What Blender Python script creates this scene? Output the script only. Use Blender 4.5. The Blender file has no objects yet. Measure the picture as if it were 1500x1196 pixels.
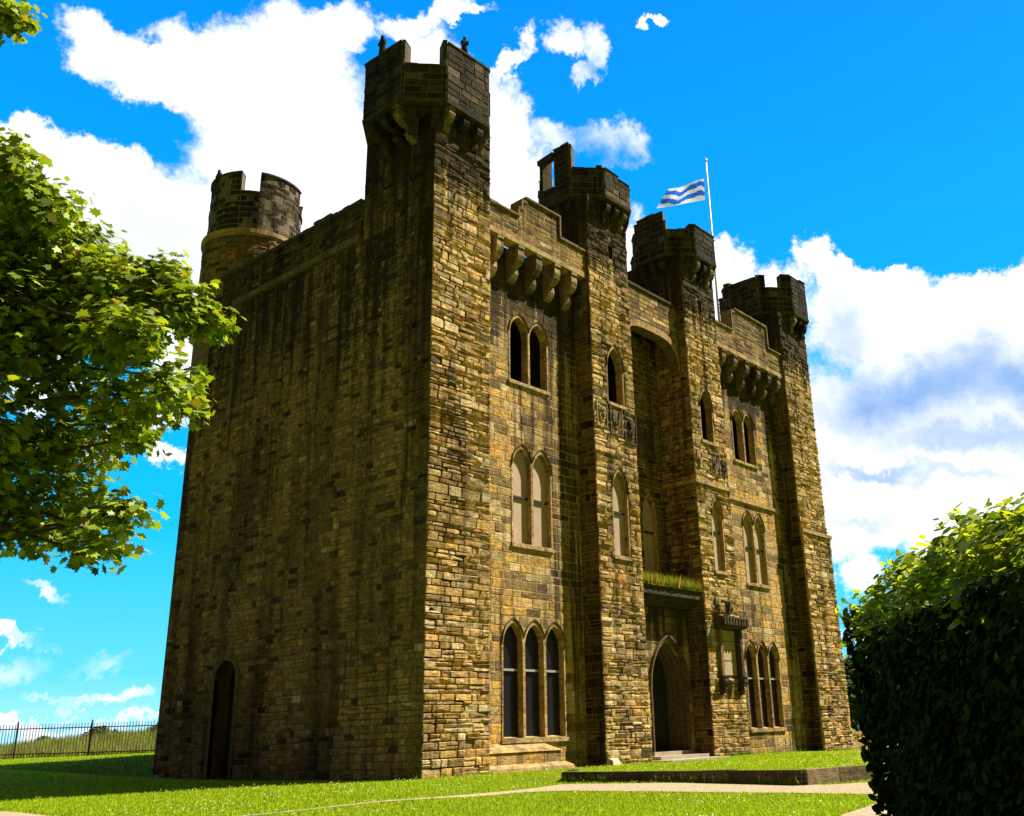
import bpy, bmesh, math, random
import numpy as np
from mathutils import Vector, Matrix
from math import sin, cos, pi, sqrt, radians as rad
RND = random.Random(7)
SC = bpy.context.scene
COL = SC.collection

# ------------------------------------------------------------------ camera
CPOS = (-18.34844, -21.13077, 0.90854)
RIGHT = (0.62165191, -0.78225333, -0.04035644)
UP = (-0.2272109, -0.22939011, 0.94644355)
FWD = (0.74961598, 0.57918901, 0.32033728)
FPX, PX0 = 1418.339, 896.995
cd = bpy.data.cameras.new('camera')
cam = bpy.data.objects.new('camera', cd)
COL.objects.link(cam)
R_, U_, F_ = Vector(RIGHT), Vector(UP), Vector(FWD)
cam.matrix_world = Matrix(((R_.x, U_.x, -F_.x, CPOS[0]), (R_.y, U_.y, -F_.y, CPOS[1]), (R_.z, U_.z, -F_.z, CPOS[2]), (0, 0, 0, 1)))
cd.sensor_width = 36.0
cd.lens = FPX / 1500 * 36
cd.shift_x = -(PX0 - 750) / 1500
cd.clip_end = 6000
SC.camera = cam
SC.render.resolution_x, SC.render.resolution_y = 1024, 816

# ------------------------------------------------------------------ light
SUN_EL = rad(52)
SH = Vector((-0.823, 0.568, 0)).normalized()          # the way shadows fall on the ground
sd = bpy.data.lights.new('sun', 'SUN')
sd.energy = 5.0
sd.angle = rad(0.55)
sd.color = (1.0, 0.93, 0.80)
sun = bpy.data.objects.new('sun', sd)
COL.objects.link(sun)
sun.rotation_euler = Vector((SH.x * cos(SUN_EL), SH.y * cos(SUN_EL), -sin(SUN_EL))).to_track_quat('-Z', 'Y').to_euler()
SC.view_settings.view_transform = 'Standard'
SC.view_settings.look = 'None'
SC.view_settings.exposure = 1.2
SC.view_settings.gamma = 1.0

def pxdir(px, py):
    c = ((px - PX0) / FPX, (py - 598) / FPX)
    return (R_ * c[0] - U_ * c[1] + F_).normalized()

W = bpy.data.worlds.new('World')
SC.world = W
W.use_nodes = True
wn, wl = W.node_tree.nodes, W.node_tree.links
wn.clear()
def WN(t, **k):
    n = wn.new(t)
    for a, b in k.items(): setattr(n, a, b)
    return n
def wmath(op, a, b=None, clamp=False):
    n = WN('ShaderNodeMath', operation=op, use_clamp=clamp)
    for i, v in enumerate((a, b)):
        if v is None: continue
        if isinstance(v, (int, float)): n.inputs[i].default_value = v
        else: wl.new(v, n.inputs[i])
    return n.outputs[0]
w_out = WN('ShaderNodeOutputWorld'); w_bg = WN('ShaderNodeBackground')
w_tc = WN('ShaderNodeTexCoord')
sky = WN('ShaderNodeTexSky', sky_type='NISHITA', sun_disc=False)
sky.sun_elevation = SUN_EL
sky.sun_rotation = math.atan2(-SH.x, -SH.y)
sky.air_density = 1.0; sky.dust_density = 0.6; sky.ozone_density = 2.5
SKY_K = 0.072
hs = WN('ShaderNodeHueSaturation'); hs.inputs['Saturation'].default_value = 1.35
wl.new(sky.outputs[0], hs.inputs['Color'])
tint = WN('ShaderNodeMix', data_type='RGBA', blend_type='MULTIPLY'); tint.inputs[0].default_value = 1
wl.new(hs.outputs[0], tint.inputs[6]); tint.inputs[7].default_value = (SKY_K * 0.35, SKY_K * 1.05, SKY_K * 1.75, 1)
sepz = WN('ShaderNodeSeparateXYZ'); wl.new(w_tc.outputs['Generated'], sepz.inputs[0])
zr = WN('ShaderNodeValToRGB'); wl.new(sepz.outputs['Z'], zr.inputs[0])
ze = zr.color_ramp.elements
while len(ze) < 5: ze.new(.5)
for e_, (p_, c_) in zip(ze, ((0.0, (.30, .50, .56)), (.07, (.06, .36, .53)), (.20, (.0, .30, .54)), (.42, (.0, .215, .52)), (.75, (.0, .12, .46)))): e_.position = p_; e_.color = (*c_, 1)
tm = WN('ShaderNodeMix', data_type='RGBA'); tm.inputs[0].default_value = .82; wl.new(tint.outputs[2], tm.inputs[6]); wl.new(zr.outputs[0], tm.inputs[7])
# warp of the view direction gives the clouds their ragged edges
nz = WN('ShaderNodeTexNoise'); nz.inputs['Scale'].default_value = 7; nz.inputs['Detail'].default_value = 12; nz.inputs['Roughness'].default_value = 0.68
wl.new(w_tc.outputs['Generated'], nz.inputs['Vector'])
sub = WN('ShaderNodeVectorMath', operation='SUBTRACT'); wl.new(nz.outputs['Color'], sub.inputs[0]); sub.inputs[1].default_value = (.5, .5, .5)
scl = WN('ShaderNodeVectorMath', operation='SCALE'); wl.new(sub.outputs[0], scl.inputs[0]); scl.inputs['Scale'].default_value = 0.15
wv = WN('ShaderNodeVectorMath', operation='ADD'); wl.new(w_tc.outputs['Generated'], wv.inputs[0]); wl.new(scl.outputs[0], wv.inputs[1])
nrm = WN('ShaderNodeVectorMath', operation='NORMALIZE'); wl.new(wv.outputs[0], nrm.inputs[0])
def blob(px, py, rx, ry, ang=0, s=1.0, soft=0.35):
    """a soft ellipse on the sky dome; centre and size are fixed world directions"""
    c = pxdir(px, py)
    a = rad(ang)
    e1 = (pxdir(px + 10 * cos(a), py + 10 * sin(a)) - c); k = e1.length / 10
    e1.normalize()
    n = c; e2 = n.cross(e1).normalized(); e1 = e2.cross(n).normalized()
    m = Matrix((e1, e2, n)).transposed()
    mp = WN('ShaderNodeMapping', vector_type='TEXTURE')
    wl.new(nrm.outputs[0], mp.inputs['Vector'])
    mp.inputs['Location'].default_value = c
    mp.inputs['Rotation'].default_value = m.to_euler('XYZ')
    mp.inputs['Scale'].default_value = (rx * k, ry * k, 0.5)
    ln = WN('ShaderNodeVectorMath', operation='LENGTH'); wl.new(mp.outputs[0], ln.inputs[0])
    mr = WN('ShaderNodeMapRange', interpolation_type='SMOOTHSTEP')
    wl.new(ln.outputs['Value'], mr.inputs[0])
    mr.inputs[1].default_value = soft; mr.inputs[2].default_value = 1.35; mr.inputs[3].default_value = s; mr.inputs[4].default_value = 0
    return mr.outputs[0]
CLOUDS = [(150, 55, 75, 55, 20, .80), (215, 85, 90, 55, 30, .86), (330, 100, 120, 80, 0, .95), (420, 90, 110, 100, 0, 1), (500, 40, 60, 45, -30, .8), (400, 200, 170, 110, 0, 1), (490, 260, 140, 190, 0, 1),
    (40, 200, 110, 55, 5, 1), (140, 225, 100, 60, 20, 1), (170, 320, 260, 130, 12, 1), (330, 340, 200, 140, 0, 1), (120, 420, 200, 70, 0, .95), (290, 470, 110, 90, 0, 1), (600, 25, 80, 30, -15, .85), (630, 120, 60, 110, 0, .9), (660, 20, 60, 14, -10, .72),
    (745, 100, 22, 60, 25, .78), (735, 180, 45, 90, 10, .86), (752, 262, 58, 70, 0, .84), (800, 205, 70, 34, 25, .56), (825, 75, 45, 32, 20, .74), (870, 90, 35, 45, -20, .76), (855, 120, 34, 20, 0, .7),
    (880, 222, 90, 32, 15, .46), (950, 36, 12, 8, 0, .72), (680, 240, 120, 120, 0, .9),
    (925, 370, 60, 70, 0, .95), (1060, 390, 52, 45, 10, 1), (1030, 450, 110, 80, 0, 1), (1110, 450, 90, 60, 0, 1), (1195, 405, 45, 36, 20, .95), (1280, 400, 100, 28, 5, 1), (1300, 460, 150, 80, 0, 1), (1440, 420, 130, 38, 0, 1), (1400, 520, 220, 110, 0, 1),
    (1310, 620, 230, 120, 0, 1), (1450, 660, 200, 120, 0, 1), (1330, 750, 210, 70, -5, 1), (1240, 700, 80, 110, 0, 1), (1440, 790, 150, 60, 0, 1), (1250, 850, 60, 40, 0, .8), (1230, 790, 60, 60, 0, .9), (1250, 930, 40, 20, 0, .6), (1560, 520, 150, 250, 0, 1), (1700, 560, 260, 240, 0, .9),
    (255, 535, 60, 40, 0, .95), (245, 600, 60, 30, 0, .8), (245, 660, 40, 25, 20, .85), (190, 620, 30, 20, 0, .66), (60, 560, 70, 60, 0, .8), (120, 650, 60, 25, 0, .75), (-80, 330, 200, 120, 0, .9),
    (70, 868, 50, 13, 8, .46), (200, 800, 70, 10, 10, .42), (10, 922, 34, 20, 10, .70), (80, 930, 100, 12, 8, .5), (120, 1008, 90, 15, 3, .56), (205, 1008, 50, 16, 0, .60), (110, 1026, 40, 9, 0, .52), (50, 1050, 150, 16, 2, .60), (190, 1052, 120, 14, 0, .58), (100, 960, 190, 34, -5, .42), (-60, 1040, 80, 30, 0, .8)]
acc = None
for c in CLOUDS:
    o = blob(*c)
    acc = o if acc is None else wmath('MAXIMUM', acc, o)
nf = WN('ShaderNodeTexNoise'); nf.inputs['Scale'].default_value = 16; nf.inputs['Detail'].default_value = 12; nf.inputs['Roughness'].default_value = 0.6
wl.new(w_tc.outputs['Generated'], nf.inputs['Vector'])
dens = wmath('ADD', acc, wmath('MULTIPLY', wmath('SUBTRACT', nf.outputs[0], 0.5), 1.15))
mr = WN('ShaderNodeMapRange', interpolation_type='SMOOTHSTEP'); wl.new(dens, mr.inputs[0]); mr.inputs[1].default_value = 0.30; mr.inputs[2].default_value = 0.80
cmask = mr.outputs[0]
SHADE = [(1370, 560, 190, 75, -12, .95), (1290, 545, 130, 40, 0, .5), (1420, 640, 170, 34, 0, .7), (1280, 690, 110, 16, 0, .75), (1240, 490, 50, 50, 0, .45), (1400, 700, 130, 14, 0, .5), (1480, 560, 140, 70, 0, .9),
         (230, 330, 190, 70, 10, .28), (210, 370, 120, 50, 0, .38), (1260, 765, 70, 14, 0, .5), (1300, 610, 200, 40, 0, .55), (380, 140, 60, 40, 0, .1), (110, 1060, 200, 10, 0, .2)]
sacc = None
for c in SHADE:
    o = blob(*c[:5], s=c[5], soft=0.1)
    sacc = o if sacc is None else wmath('MAXIMUM', sacc, o)
cc = WN('ShaderNodeMix', data_type='RGBA'); nsh = WN('ShaderNodeTexNoise'); nsh.inputs['Scale'].default_value = 7; nsh.inputs['Detail'].default_value = 8; nsh.inputs['Roughness'].default_value = .55
wl.new(w_tc.outputs['Generated'], nsh.inputs['Vector'])
shf = wmath('ADD', wmath('MULTIPLY', sacc, wmath('ADD', .45, wmath('MULTIPLY', nsh.outputs[0], 1.1))), wmath('MULTIPLY', wmath('SUBTRACT', nsh.outputs[0], .56), .7, True), True)
wl.new(shf, cc.inputs[0])
CW = 0.53
cc.inputs[6].default_value = (CW, CW * 1.02, CW * 1.05, 1); cc.inputs[7].default_value = (0.125, 0.225, 0.41, 1)
# dim neutral sky added behind the camera, unseen, to set the shade fill
back = WN('ShaderNodeVectorMath', operation='DOT_PRODUCT'); wl.new(w_tc.outputs['Generated'], back.inputs[0]); back.inputs[1].default_value = Vector((0.65, 0.62, 0.43)).normalized()
bm_ = WN('ShaderNodeMapRange', interpolation_type='SMOOTHSTEP'); wl.new(back.outputs['Value'], bm_.inputs[0]); bm_.inputs[1].default_value = 0.62; bm_.inputs[2].default_value = 0.25; bm_.inputs[3].default_value = 0; bm_.inputs[4].default_value = 1
m1 = WN('ShaderNodeMix', data_type='RGBA'); wl.new(cmask, m1.inputs[0]); wl.new(tm.outputs[2], m1.inputs[6]); wl.new(cc.outputs[2], m1.inputs[7])
m2 = WN('ShaderNodeMix', data_type='RGBA'); wl.new(bm_.outputs[0], m2.inputs[0]); wl.new(m1.outputs[2], m2.inputs[6])
BACK = 0.046
m2.inputs[7].default_value = (BACK * 1.1, BACK * 0.95, BACK * 0.82, 1)
wl.new(m2.outputs[2], w_bg.inputs['Color']); w_bg.inputs['Strength'].default_value = 1.0
wl.new(w_bg.outputs[0], w_out.inputs['Surface'])
try: W.cycles.sampling_method = 'MANUAL'; W.cycles.sample_map_resolution = 512
except Exception: pass

# ------------------------------------------------------------------ helpers
def tag(o, label=None, cat=None, group=None, kind=None):
    if label: o['label'] = label
    if cat: o['category'] = cat
    if group: o['group'] = group
    if kind: o['kind'] = kind
    return o
def empty(name, loc=(0, 0, 0), label=None, cat=None, group=None):
    o = bpy.data.objects.new(name, None); COL.objects.link(o); o.location = loc
    return tag(o, label, cat, group)
class MB:
    """collects polygons with a material slot and a colour per vertex"""
    def __init__(s): s.v = []; s.f = []; s.m = []; s.c = []
    def poly(s, pts, m=0, col=(1, 1, 1)):
        b = len(s.v); s.v += [tuple(p) for p in pts]; s.c += [col] * len(pts); s.f.append(tuple(range(b, b + len(pts)))); s.m.append(m)
    def mesh(s, V, F, m=0, col=(1, 1, 1)):
        b = len(s.v); s.v += [tuple(p) for p in V]; s.c += [col] * len(V)
        for f in F: s.f.append(tuple(i + b for i in f)); s.m.append(m)
    def box(s, x0, x1, y0, y1, z0, z1, m=0, col=(1, 1, 1)):
        s.mesh([(x0, y0, z0), (x1, y0, z0), (x1, y1, z0), (x0, y1, z0), (x0, y0, z1), (x1, y0, z1), (x1, y1, z1), (x0, y1, z1)], HEX, m, col)
    def hexa(s, bot, top, m=0, col=(1, 1, 1)):
        s.mesh(list(bot) + list(top), HEX, m, col)
    def obox(s, O, U, N, u0, u1, w0, w1, z0, z1, m=0, col=(1, 1, 1)):
        P = lambda u, w, z: (O[0] + U[0] * u + N[0] * w, O[1] + U[1] * u + N[1] * w, O[2] + z)
        s.hexa([P(u0, w1, z0), P(u1, w1, z0), P(u1, w0, z0), P(u0, w0, z0)], [P(u0, w1, z1), P(u1, w1, z1), P(u1, w0, z1), P(u0, w0, z1)], m, col)
    def tube(s, a, b, r0, r1, n=8, m=0, col=(1, 1, 1)):
        a, b = Vector(a), Vector(b); d = (b - a).normalized(); x = d.orthogonal().normalized(); y = d.cross(x)
        V = []
        for p, r in ((a, r0), (b, r1)):
            for i in range(n):
                t = 2 * pi * i / n; V.append(p + x * (r * cos(t)) + y * (r * sin(t)))
        F = [(i, (i + 1) % n, n + (i + 1) % n, n + i) for i in range(n)] + [tuple(range(n))[::-1], tuple(range(n, 2 * n))]
        s.mesh(V, F, m, col)
    def build(s, name, mats, parent=None, smooth=False):
        me = bpy.data.meshes.new(name); me.from_pydata(s.v, [], s.f)
        if not isinstance(mats, (list, tuple)): mats = [mats]
        for m in mats: me.materials.append(m)
        me.polygons.foreach_set('material_index', s.m)
        a = me.color_attributes.new('col', 'FLOAT_COLOR', 'POINT')
        arr = np.ones((len(s.v), 4), dtype=np.float32)
        if s.v: arr[:] = np.array([(*c, 1.0) if len(c) == 3 else c for c in s.c], dtype=np.float32)
        a.data.foreach_set('color', arr.ravel())
        if smooth: me.polygons.foreach_set('use_smooth', [True] * len(s.f))
        me.update()
        o = bpy.data.objects.new(name, me); COL.objects.link(o)
        if parent: o.parent = parent; o.matrix_parent_inverse = Matrix.Translation(-parent_loc(parent))
        return o
def build_islands(mb, name, mats, parent, tol=.14):
    # every separate run of coping becomes an object of its own
    boxes = []; 
    for f, m in zip(mb.f, mb.m): boxes.append((min(f), max(f)))
    vv = np.array(mb.v); comp = {}
    ids = sorted({(i // 8) for i in range(len(mb.v))})
    bb = [(vv[i * 8:i * 8 + 8].min(0) - tol / 2, vv[i * 8:i * 8 + 8].max(0) + tol / 2) for i in ids]
    par = list(range(len(ids)))
    def fd(a):
        while par[a] != a: a = par[a]
        return a
    for a in range(len(ids)):
        for b in range(a):
            if (bb[a][0] <= bb[b][1]).all() and (bb[b][0] <= bb[a][1]).all(): par[fd(a)] = fd(b)
    groups = {}
    for a in range(len(ids)): groups.setdefault(fd(a), []).append(a)
    for g in groups.values():
        m = MB()
        for a in g: m.mesh(mb.v[a * 8:a * 8 + 8], HEX, mb.m[a * 6], mb.c[a * 8])
        m.build(name, mats, parent)
HEX = [(0, 3, 2, 1), (4, 5, 6, 7), (0, 1, 5, 4), (1, 2, 6, 5), (2, 3, 7, 6), (3, 0, 4, 7)]
def parent_loc(p):
    v = Vector((0, 0, 0))
    while p: v += Vector(p.location); p = p.parent
    return v
def lerp(a, b, t): return a + (b - a) * t
def sstep(a, b, x):
    t = np.clip((x - a) / (b - a), 0, 1); return t * t * (3 - 2 * t)
_tab = np.random.RandomState(3).rand(256, 256)
def vn(x, y, s=0):
    x = np.asarray(x, float) + s * 17.3; y = np.asarray(y, float) + s * 7.7
    xi = np.floor(x).astype(int); yi = np.floor(y).astype(int); fx = x - xi; fy = y - yi
    fx = fx * fx * (3 - 2 * fx); fy = fy * fy * (3 - 2 * fy)
    g = lambda i, j: _tab[i & 255, j & 255]
    return (g(xi, yi) * (1 - fx) + g(xi + 1, yi) * fx) * (1 - fy) + (g(xi, yi + 1) * (1 - fx) + g(xi + 1, yi + 1) * fx) * fy
def fbm(x, y, s=0): return vn(x, y, s) * .5 + vn(np.asarray(x) * 2.1, np.asarray(y) * 2.1, s + 1) * .3 + vn(np.asarray(x) * 4.3, np.asarray(y) * 4.3, s + 2) * .2

# ------------------------------------------------------------------ materials
def mat(name, rough=0.9, spec=0.2):
    m = bpy.data.materials.new(name); m.use_nodes = True
    b = m.node_tree.nodes['Principled BSDF']; b.inputs['Roughness'].default_value = rough; b.inputs['Specular IOR Level'].default_value = spec
    return m, m.node_tree.nodes, m.node_tree.links, b
def noise_node(n, l, scale, detail=4, rough=.55, vec=None):
    t = n.new('ShaderNodeTexNoise'); t.inputs['Scale'].default_value = scale; t.inputs['Detail'].default_value = detail; t.inputs['Roughness'].default_value = rough
    if vec is None:
        g = n.new('ShaderNodeNewGeometry'); vec = g.outputs['Position']
    l.new(vec, t.inputs['Vector']); return t
def ramp(n, l, src, stops):
    r = n.new('ShaderNodeValToRGB'); e = r.color_ramp.elements
    while len(e) < len(stops): e.new(0.5)
    for i, (p, c) in enumerate(stops): e[i].position = p; e[i].color = (*c, 1) if len(c) == 3 else c
    l.new(src, r.inputs[0]); return r
def bump(n, l, b, src, strength, dist=0.02, prev=None):
    u = n.new('ShaderNodeBump'); u.inputs['Strength'].default_value = strength; u.inputs['Distance'].default_value = dist
    l.new(src, u.inputs['Height'])
    if prev is not None: l.new(prev, u.inputs['Normal'])
    l.new(u.outputs[0], b.inputs['Normal']); return u.outputs[0]
def stone_mat(name, base=None, contrast=.55, streak=0.6, bstr=.7, soot_shade_z=None):
    m, n, l, b = mat(name, .95, .08)
    if base is None:
        a = n.new('ShaderNodeAttribute'); a.attribute_name = 'col'; src = a.outputs['Color']
    else:
        a = n.new('ShaderNodeRGB'); a.outputs[0].default_value = (*base, 1); src = a.outputs[0]
    f = noise_node(n, l, 6.5, 8, .72)
    r = ramp(n, l, f.outputs[0], [(.3, (1 - contrast,) * 3), (.52, (1, 1, 1)), (.72, (1 + contrast * .6,) * 3)])
    x = n.new('ShaderNodeMix'); x.data_type = 'RGBA'; x.blend_type = 'MULTIPLY'; x.inputs[0].default_value = 1
    l.new(src, x.inputs[6]); l.new(r.outputs[0], x.inputs[7])
    # soot and rain streaks: noise stretched down the wall
    g = n.new('ShaderNodeNewGeometry'); mp = n.new('ShaderNodeMapping'); l.new(g.outputs['Position'], mp.inputs[0]); mp.inputs['Scale'].default_value = (1.5, 1.5, .13)
    s = noise_node(n, l, 1.2, 5, .6, mp.outputs[0])
    r2 = ramp(n, l, s.outputs[0], [(.36, (1 - streak, 1 - streak, 1 - streak * .95)), (.52, (1, 1, 1))])
    y = n.new('ShaderNodeMix'); y.data_type = 'RGBA'; y.blend_type = 'MULTIPLY'; y.inputs[0].default_value = 1
    l.new(x.outputs[2], y.inputs[6]); l.new(r2.outputs[0], y.inputs[7])
    # patches of lichen and iron staining
    o = noise_node(n, l, .9, 6, .6); r3 = ramp(n, l, o.outputs[0], [(.35, (.94, .96, .84)), (.5, (1, 1, 1)), (.66, (1.1, .95, .8))])
    zz = n.new('ShaderNodeMix'); zz.data_type = 'RGBA'; zz.blend_type = 'MULTIPLY'; zz.inputs[0].default_value = .8
    l.new(y.outputs[2], zz.inputs[6]); l.new(r3.outputs[0], zz.inputs[7])
    # bedding of the stone: fine dark laminations lying flat
    mb_ = n.new('ShaderNodeMapping'); l.new(g.outputs['Position'], mb_.inputs[0]); mb_.inputs['Scale'].default_value = (3.2, 3.2, 17)
    nb_ = noise_node(n, l, 1.0, 6, .68, mb_.outputs[0]); r4 = ramp(n, l, nb_.outputs[0], [(.34, (.62, .595, .56)), (.50, (1.02, 1.0, .93)), (.68, (1.17, 1.15, 1.06))])
    z2 = n.new('ShaderNodeMix'); z2.data_type = 'RGBA'; z2.blend_type = 'MULTIPLY'; z2.inputs[0].default_value = 1
    l.new(zz.outputs[2], z2.inputs[6]); l.new(r4.outputs[0], z2.inputs[7]); fin = z2
    if base is None or soot_shade_z:      # sooty streaks plus painted shade, amount carried stone by stone in the alpha of 'col'
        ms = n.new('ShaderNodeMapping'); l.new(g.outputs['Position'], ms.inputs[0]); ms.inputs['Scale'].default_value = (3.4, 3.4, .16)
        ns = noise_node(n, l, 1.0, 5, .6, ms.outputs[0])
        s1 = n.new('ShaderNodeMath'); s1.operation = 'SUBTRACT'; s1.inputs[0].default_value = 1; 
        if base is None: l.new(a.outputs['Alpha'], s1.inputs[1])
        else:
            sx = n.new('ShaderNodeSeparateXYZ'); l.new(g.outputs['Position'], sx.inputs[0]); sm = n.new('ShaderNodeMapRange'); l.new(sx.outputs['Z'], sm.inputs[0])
            sm.inputs[1].default_value, sm.inputs[2].default_value, sm.inputs[3].default_value, sm.inputs[4].default_value = soot_shade_z[0], soot_shade_z[1], 1 - soot_shade_z[2], 0.0; l.new(sm.outputs[0], s1.inputs[1])
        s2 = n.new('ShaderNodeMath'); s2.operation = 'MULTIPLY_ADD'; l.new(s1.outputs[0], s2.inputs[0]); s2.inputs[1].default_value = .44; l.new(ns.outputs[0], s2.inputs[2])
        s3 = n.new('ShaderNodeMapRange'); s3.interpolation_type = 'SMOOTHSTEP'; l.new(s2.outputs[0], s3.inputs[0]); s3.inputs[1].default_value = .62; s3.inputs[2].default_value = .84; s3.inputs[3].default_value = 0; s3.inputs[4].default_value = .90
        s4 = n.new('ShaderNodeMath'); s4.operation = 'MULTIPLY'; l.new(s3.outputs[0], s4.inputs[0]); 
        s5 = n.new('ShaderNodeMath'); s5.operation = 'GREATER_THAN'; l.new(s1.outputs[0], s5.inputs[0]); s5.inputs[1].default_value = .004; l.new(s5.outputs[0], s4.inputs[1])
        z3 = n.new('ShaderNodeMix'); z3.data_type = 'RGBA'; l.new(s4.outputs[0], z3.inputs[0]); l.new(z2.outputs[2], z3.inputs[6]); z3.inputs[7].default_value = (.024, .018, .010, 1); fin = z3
    l.new(fin.outputs[2], b.inputs['Base Color'])
    nb = noise_node(n, l, 22, 6, .7); p = bump(n, l, b, f.outputs[0], bstr, .06); p = bump(n, l, b, nb_.outputs[0], bstr * .9, .045, p); bump(n, l, b, nb.outputs[0], bstr * .7, .02, p)
    return m
M_STONE = stone_mat('weathered_sandstone', None, .65, .55, .9)
M_MORTAR = stone_mat('lime_mortar', (.44, .31, .14), .4, .5, .8)
M_TMORTAR = stone_mat('tower_mortar', (.32, .225, .10), .4, .5, .8, (17.6, 20.6, .28))  # darkens upwards with the stones: sooty streaks and painted shade
M_BMORTAR = stone_mat('bay_mortar', (.44, .31, .14), .4, .5, .8, (13.6, 17.2, .25))
M_DMORTAR = stone_mat('dark_mortar', (.10, .085, .055), .4, .3, .5)
M_DRESS = stone_mat('dressed_sandstone', (.40, .28, .13), .45, .5, .5)
M_ARCH = stone_mat('shaded_arch_stone', (.125, .092, .048), .5, .5, .5)  # shade of the arch soffit and door reveals put into the colour
M_DDRESS = stone_mat('blackened_sandstone', (.075, .062, .042), .6, .4, .6)
def plain(name, col, rough=.8, spec=.2, nscale=None, var=.3, metal=0):
    m, n, l, b = mat(name, rough, spec); b.inputs['Base Color'].default_value = (*col, 1); b.inputs['Metallic'].default_value = metal
    if nscale:
        f = noise_node(n, l, nscale, 6, .65)
        r = ramp(n, l, f.outputs[0], [(.3, tuple(c * (1 - var) for c in col)), (.7, tuple(c * (1 + var) for c in col))])
        l.new(r.outputs[0], b.inputs['Base Color']); bump(n, l, b, f.outputs[0], .3, .02)
    return m
M_BOARD = plain('painted_board', (.40, .29, .20), .8, .15, 1.7, .12)
M_BAR = plain('dark_iron', (.02, .017, .013), .6, .3)
M_GLASS = plain('dark_window_glass', (.012, .012, .016), .12, .5)
M_TRANSOM = plain('weathered_transom', (.30, .29, .25), .6, .3)
M_INNER = plain('inner_shade', (.035, .026, .016), .95, .1, 3, .5)  # near black: darkness of rooms and window hollows put into the colour
M_ROOF = plain('unseen_roof', (.12, .12, .12), .8, .2, 2, .2)

# ------------------------------------------------------------------ masonry
def stone_color(style, u, z, r, x=0, extra=None):
    t = r.random(); t = min(.999, max(0, t * .62 + .38 * float(vn(u * .55 + x * 3, z * .9, 21)) + .03)) if style in ('rubble', 'ashlar') else t
    if style == 'rubble': pal = [(.42, (.52, .355, .155)), (.62, (.56, .37, .13)), (.76, (.64, .48, .26)), (.87, (.34, .23, .11)), (.95, (.21, .145, .075)), (.965, (.38, .24, .13)), (1, (.12, .09, .06))]
    elif style == 'ashlar': pal = [(.40, (.49, .335, .14)), (.58, (.55, .345, .10)), (.68, (.56, .42, .21)), (.85, (.27, .185, .085)), (.975, (.165, .115, .06)), (1, (.36, .23, .11))]
    elif style == 'side': pal = [(.38, (.31, .215, .085)), (.66, (.26, .18, .068)), (.80, (.30, .18, .08)), (.92, (.17, .12, .055)), (.988, (.075, .06, .032)), (1, (.50, .42, .25))]  # darker copy of the stone; the shade on these walls is painted in
    else: pal = [(.5, (.034, .028, .019)), (.8, (.052, .041, .027)), (.93, (.075, .06, .04)), (1, (.13, .10, .065))]
    for p, c in pal:
        if t <= p: break
    k = r.uniform(.8, 1.2); c = [min(.7, q * k) for q in c]
    if extra is not None:
        s = extra(u, z); c = [q * s for q in c]
    return tuple(c)
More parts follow.
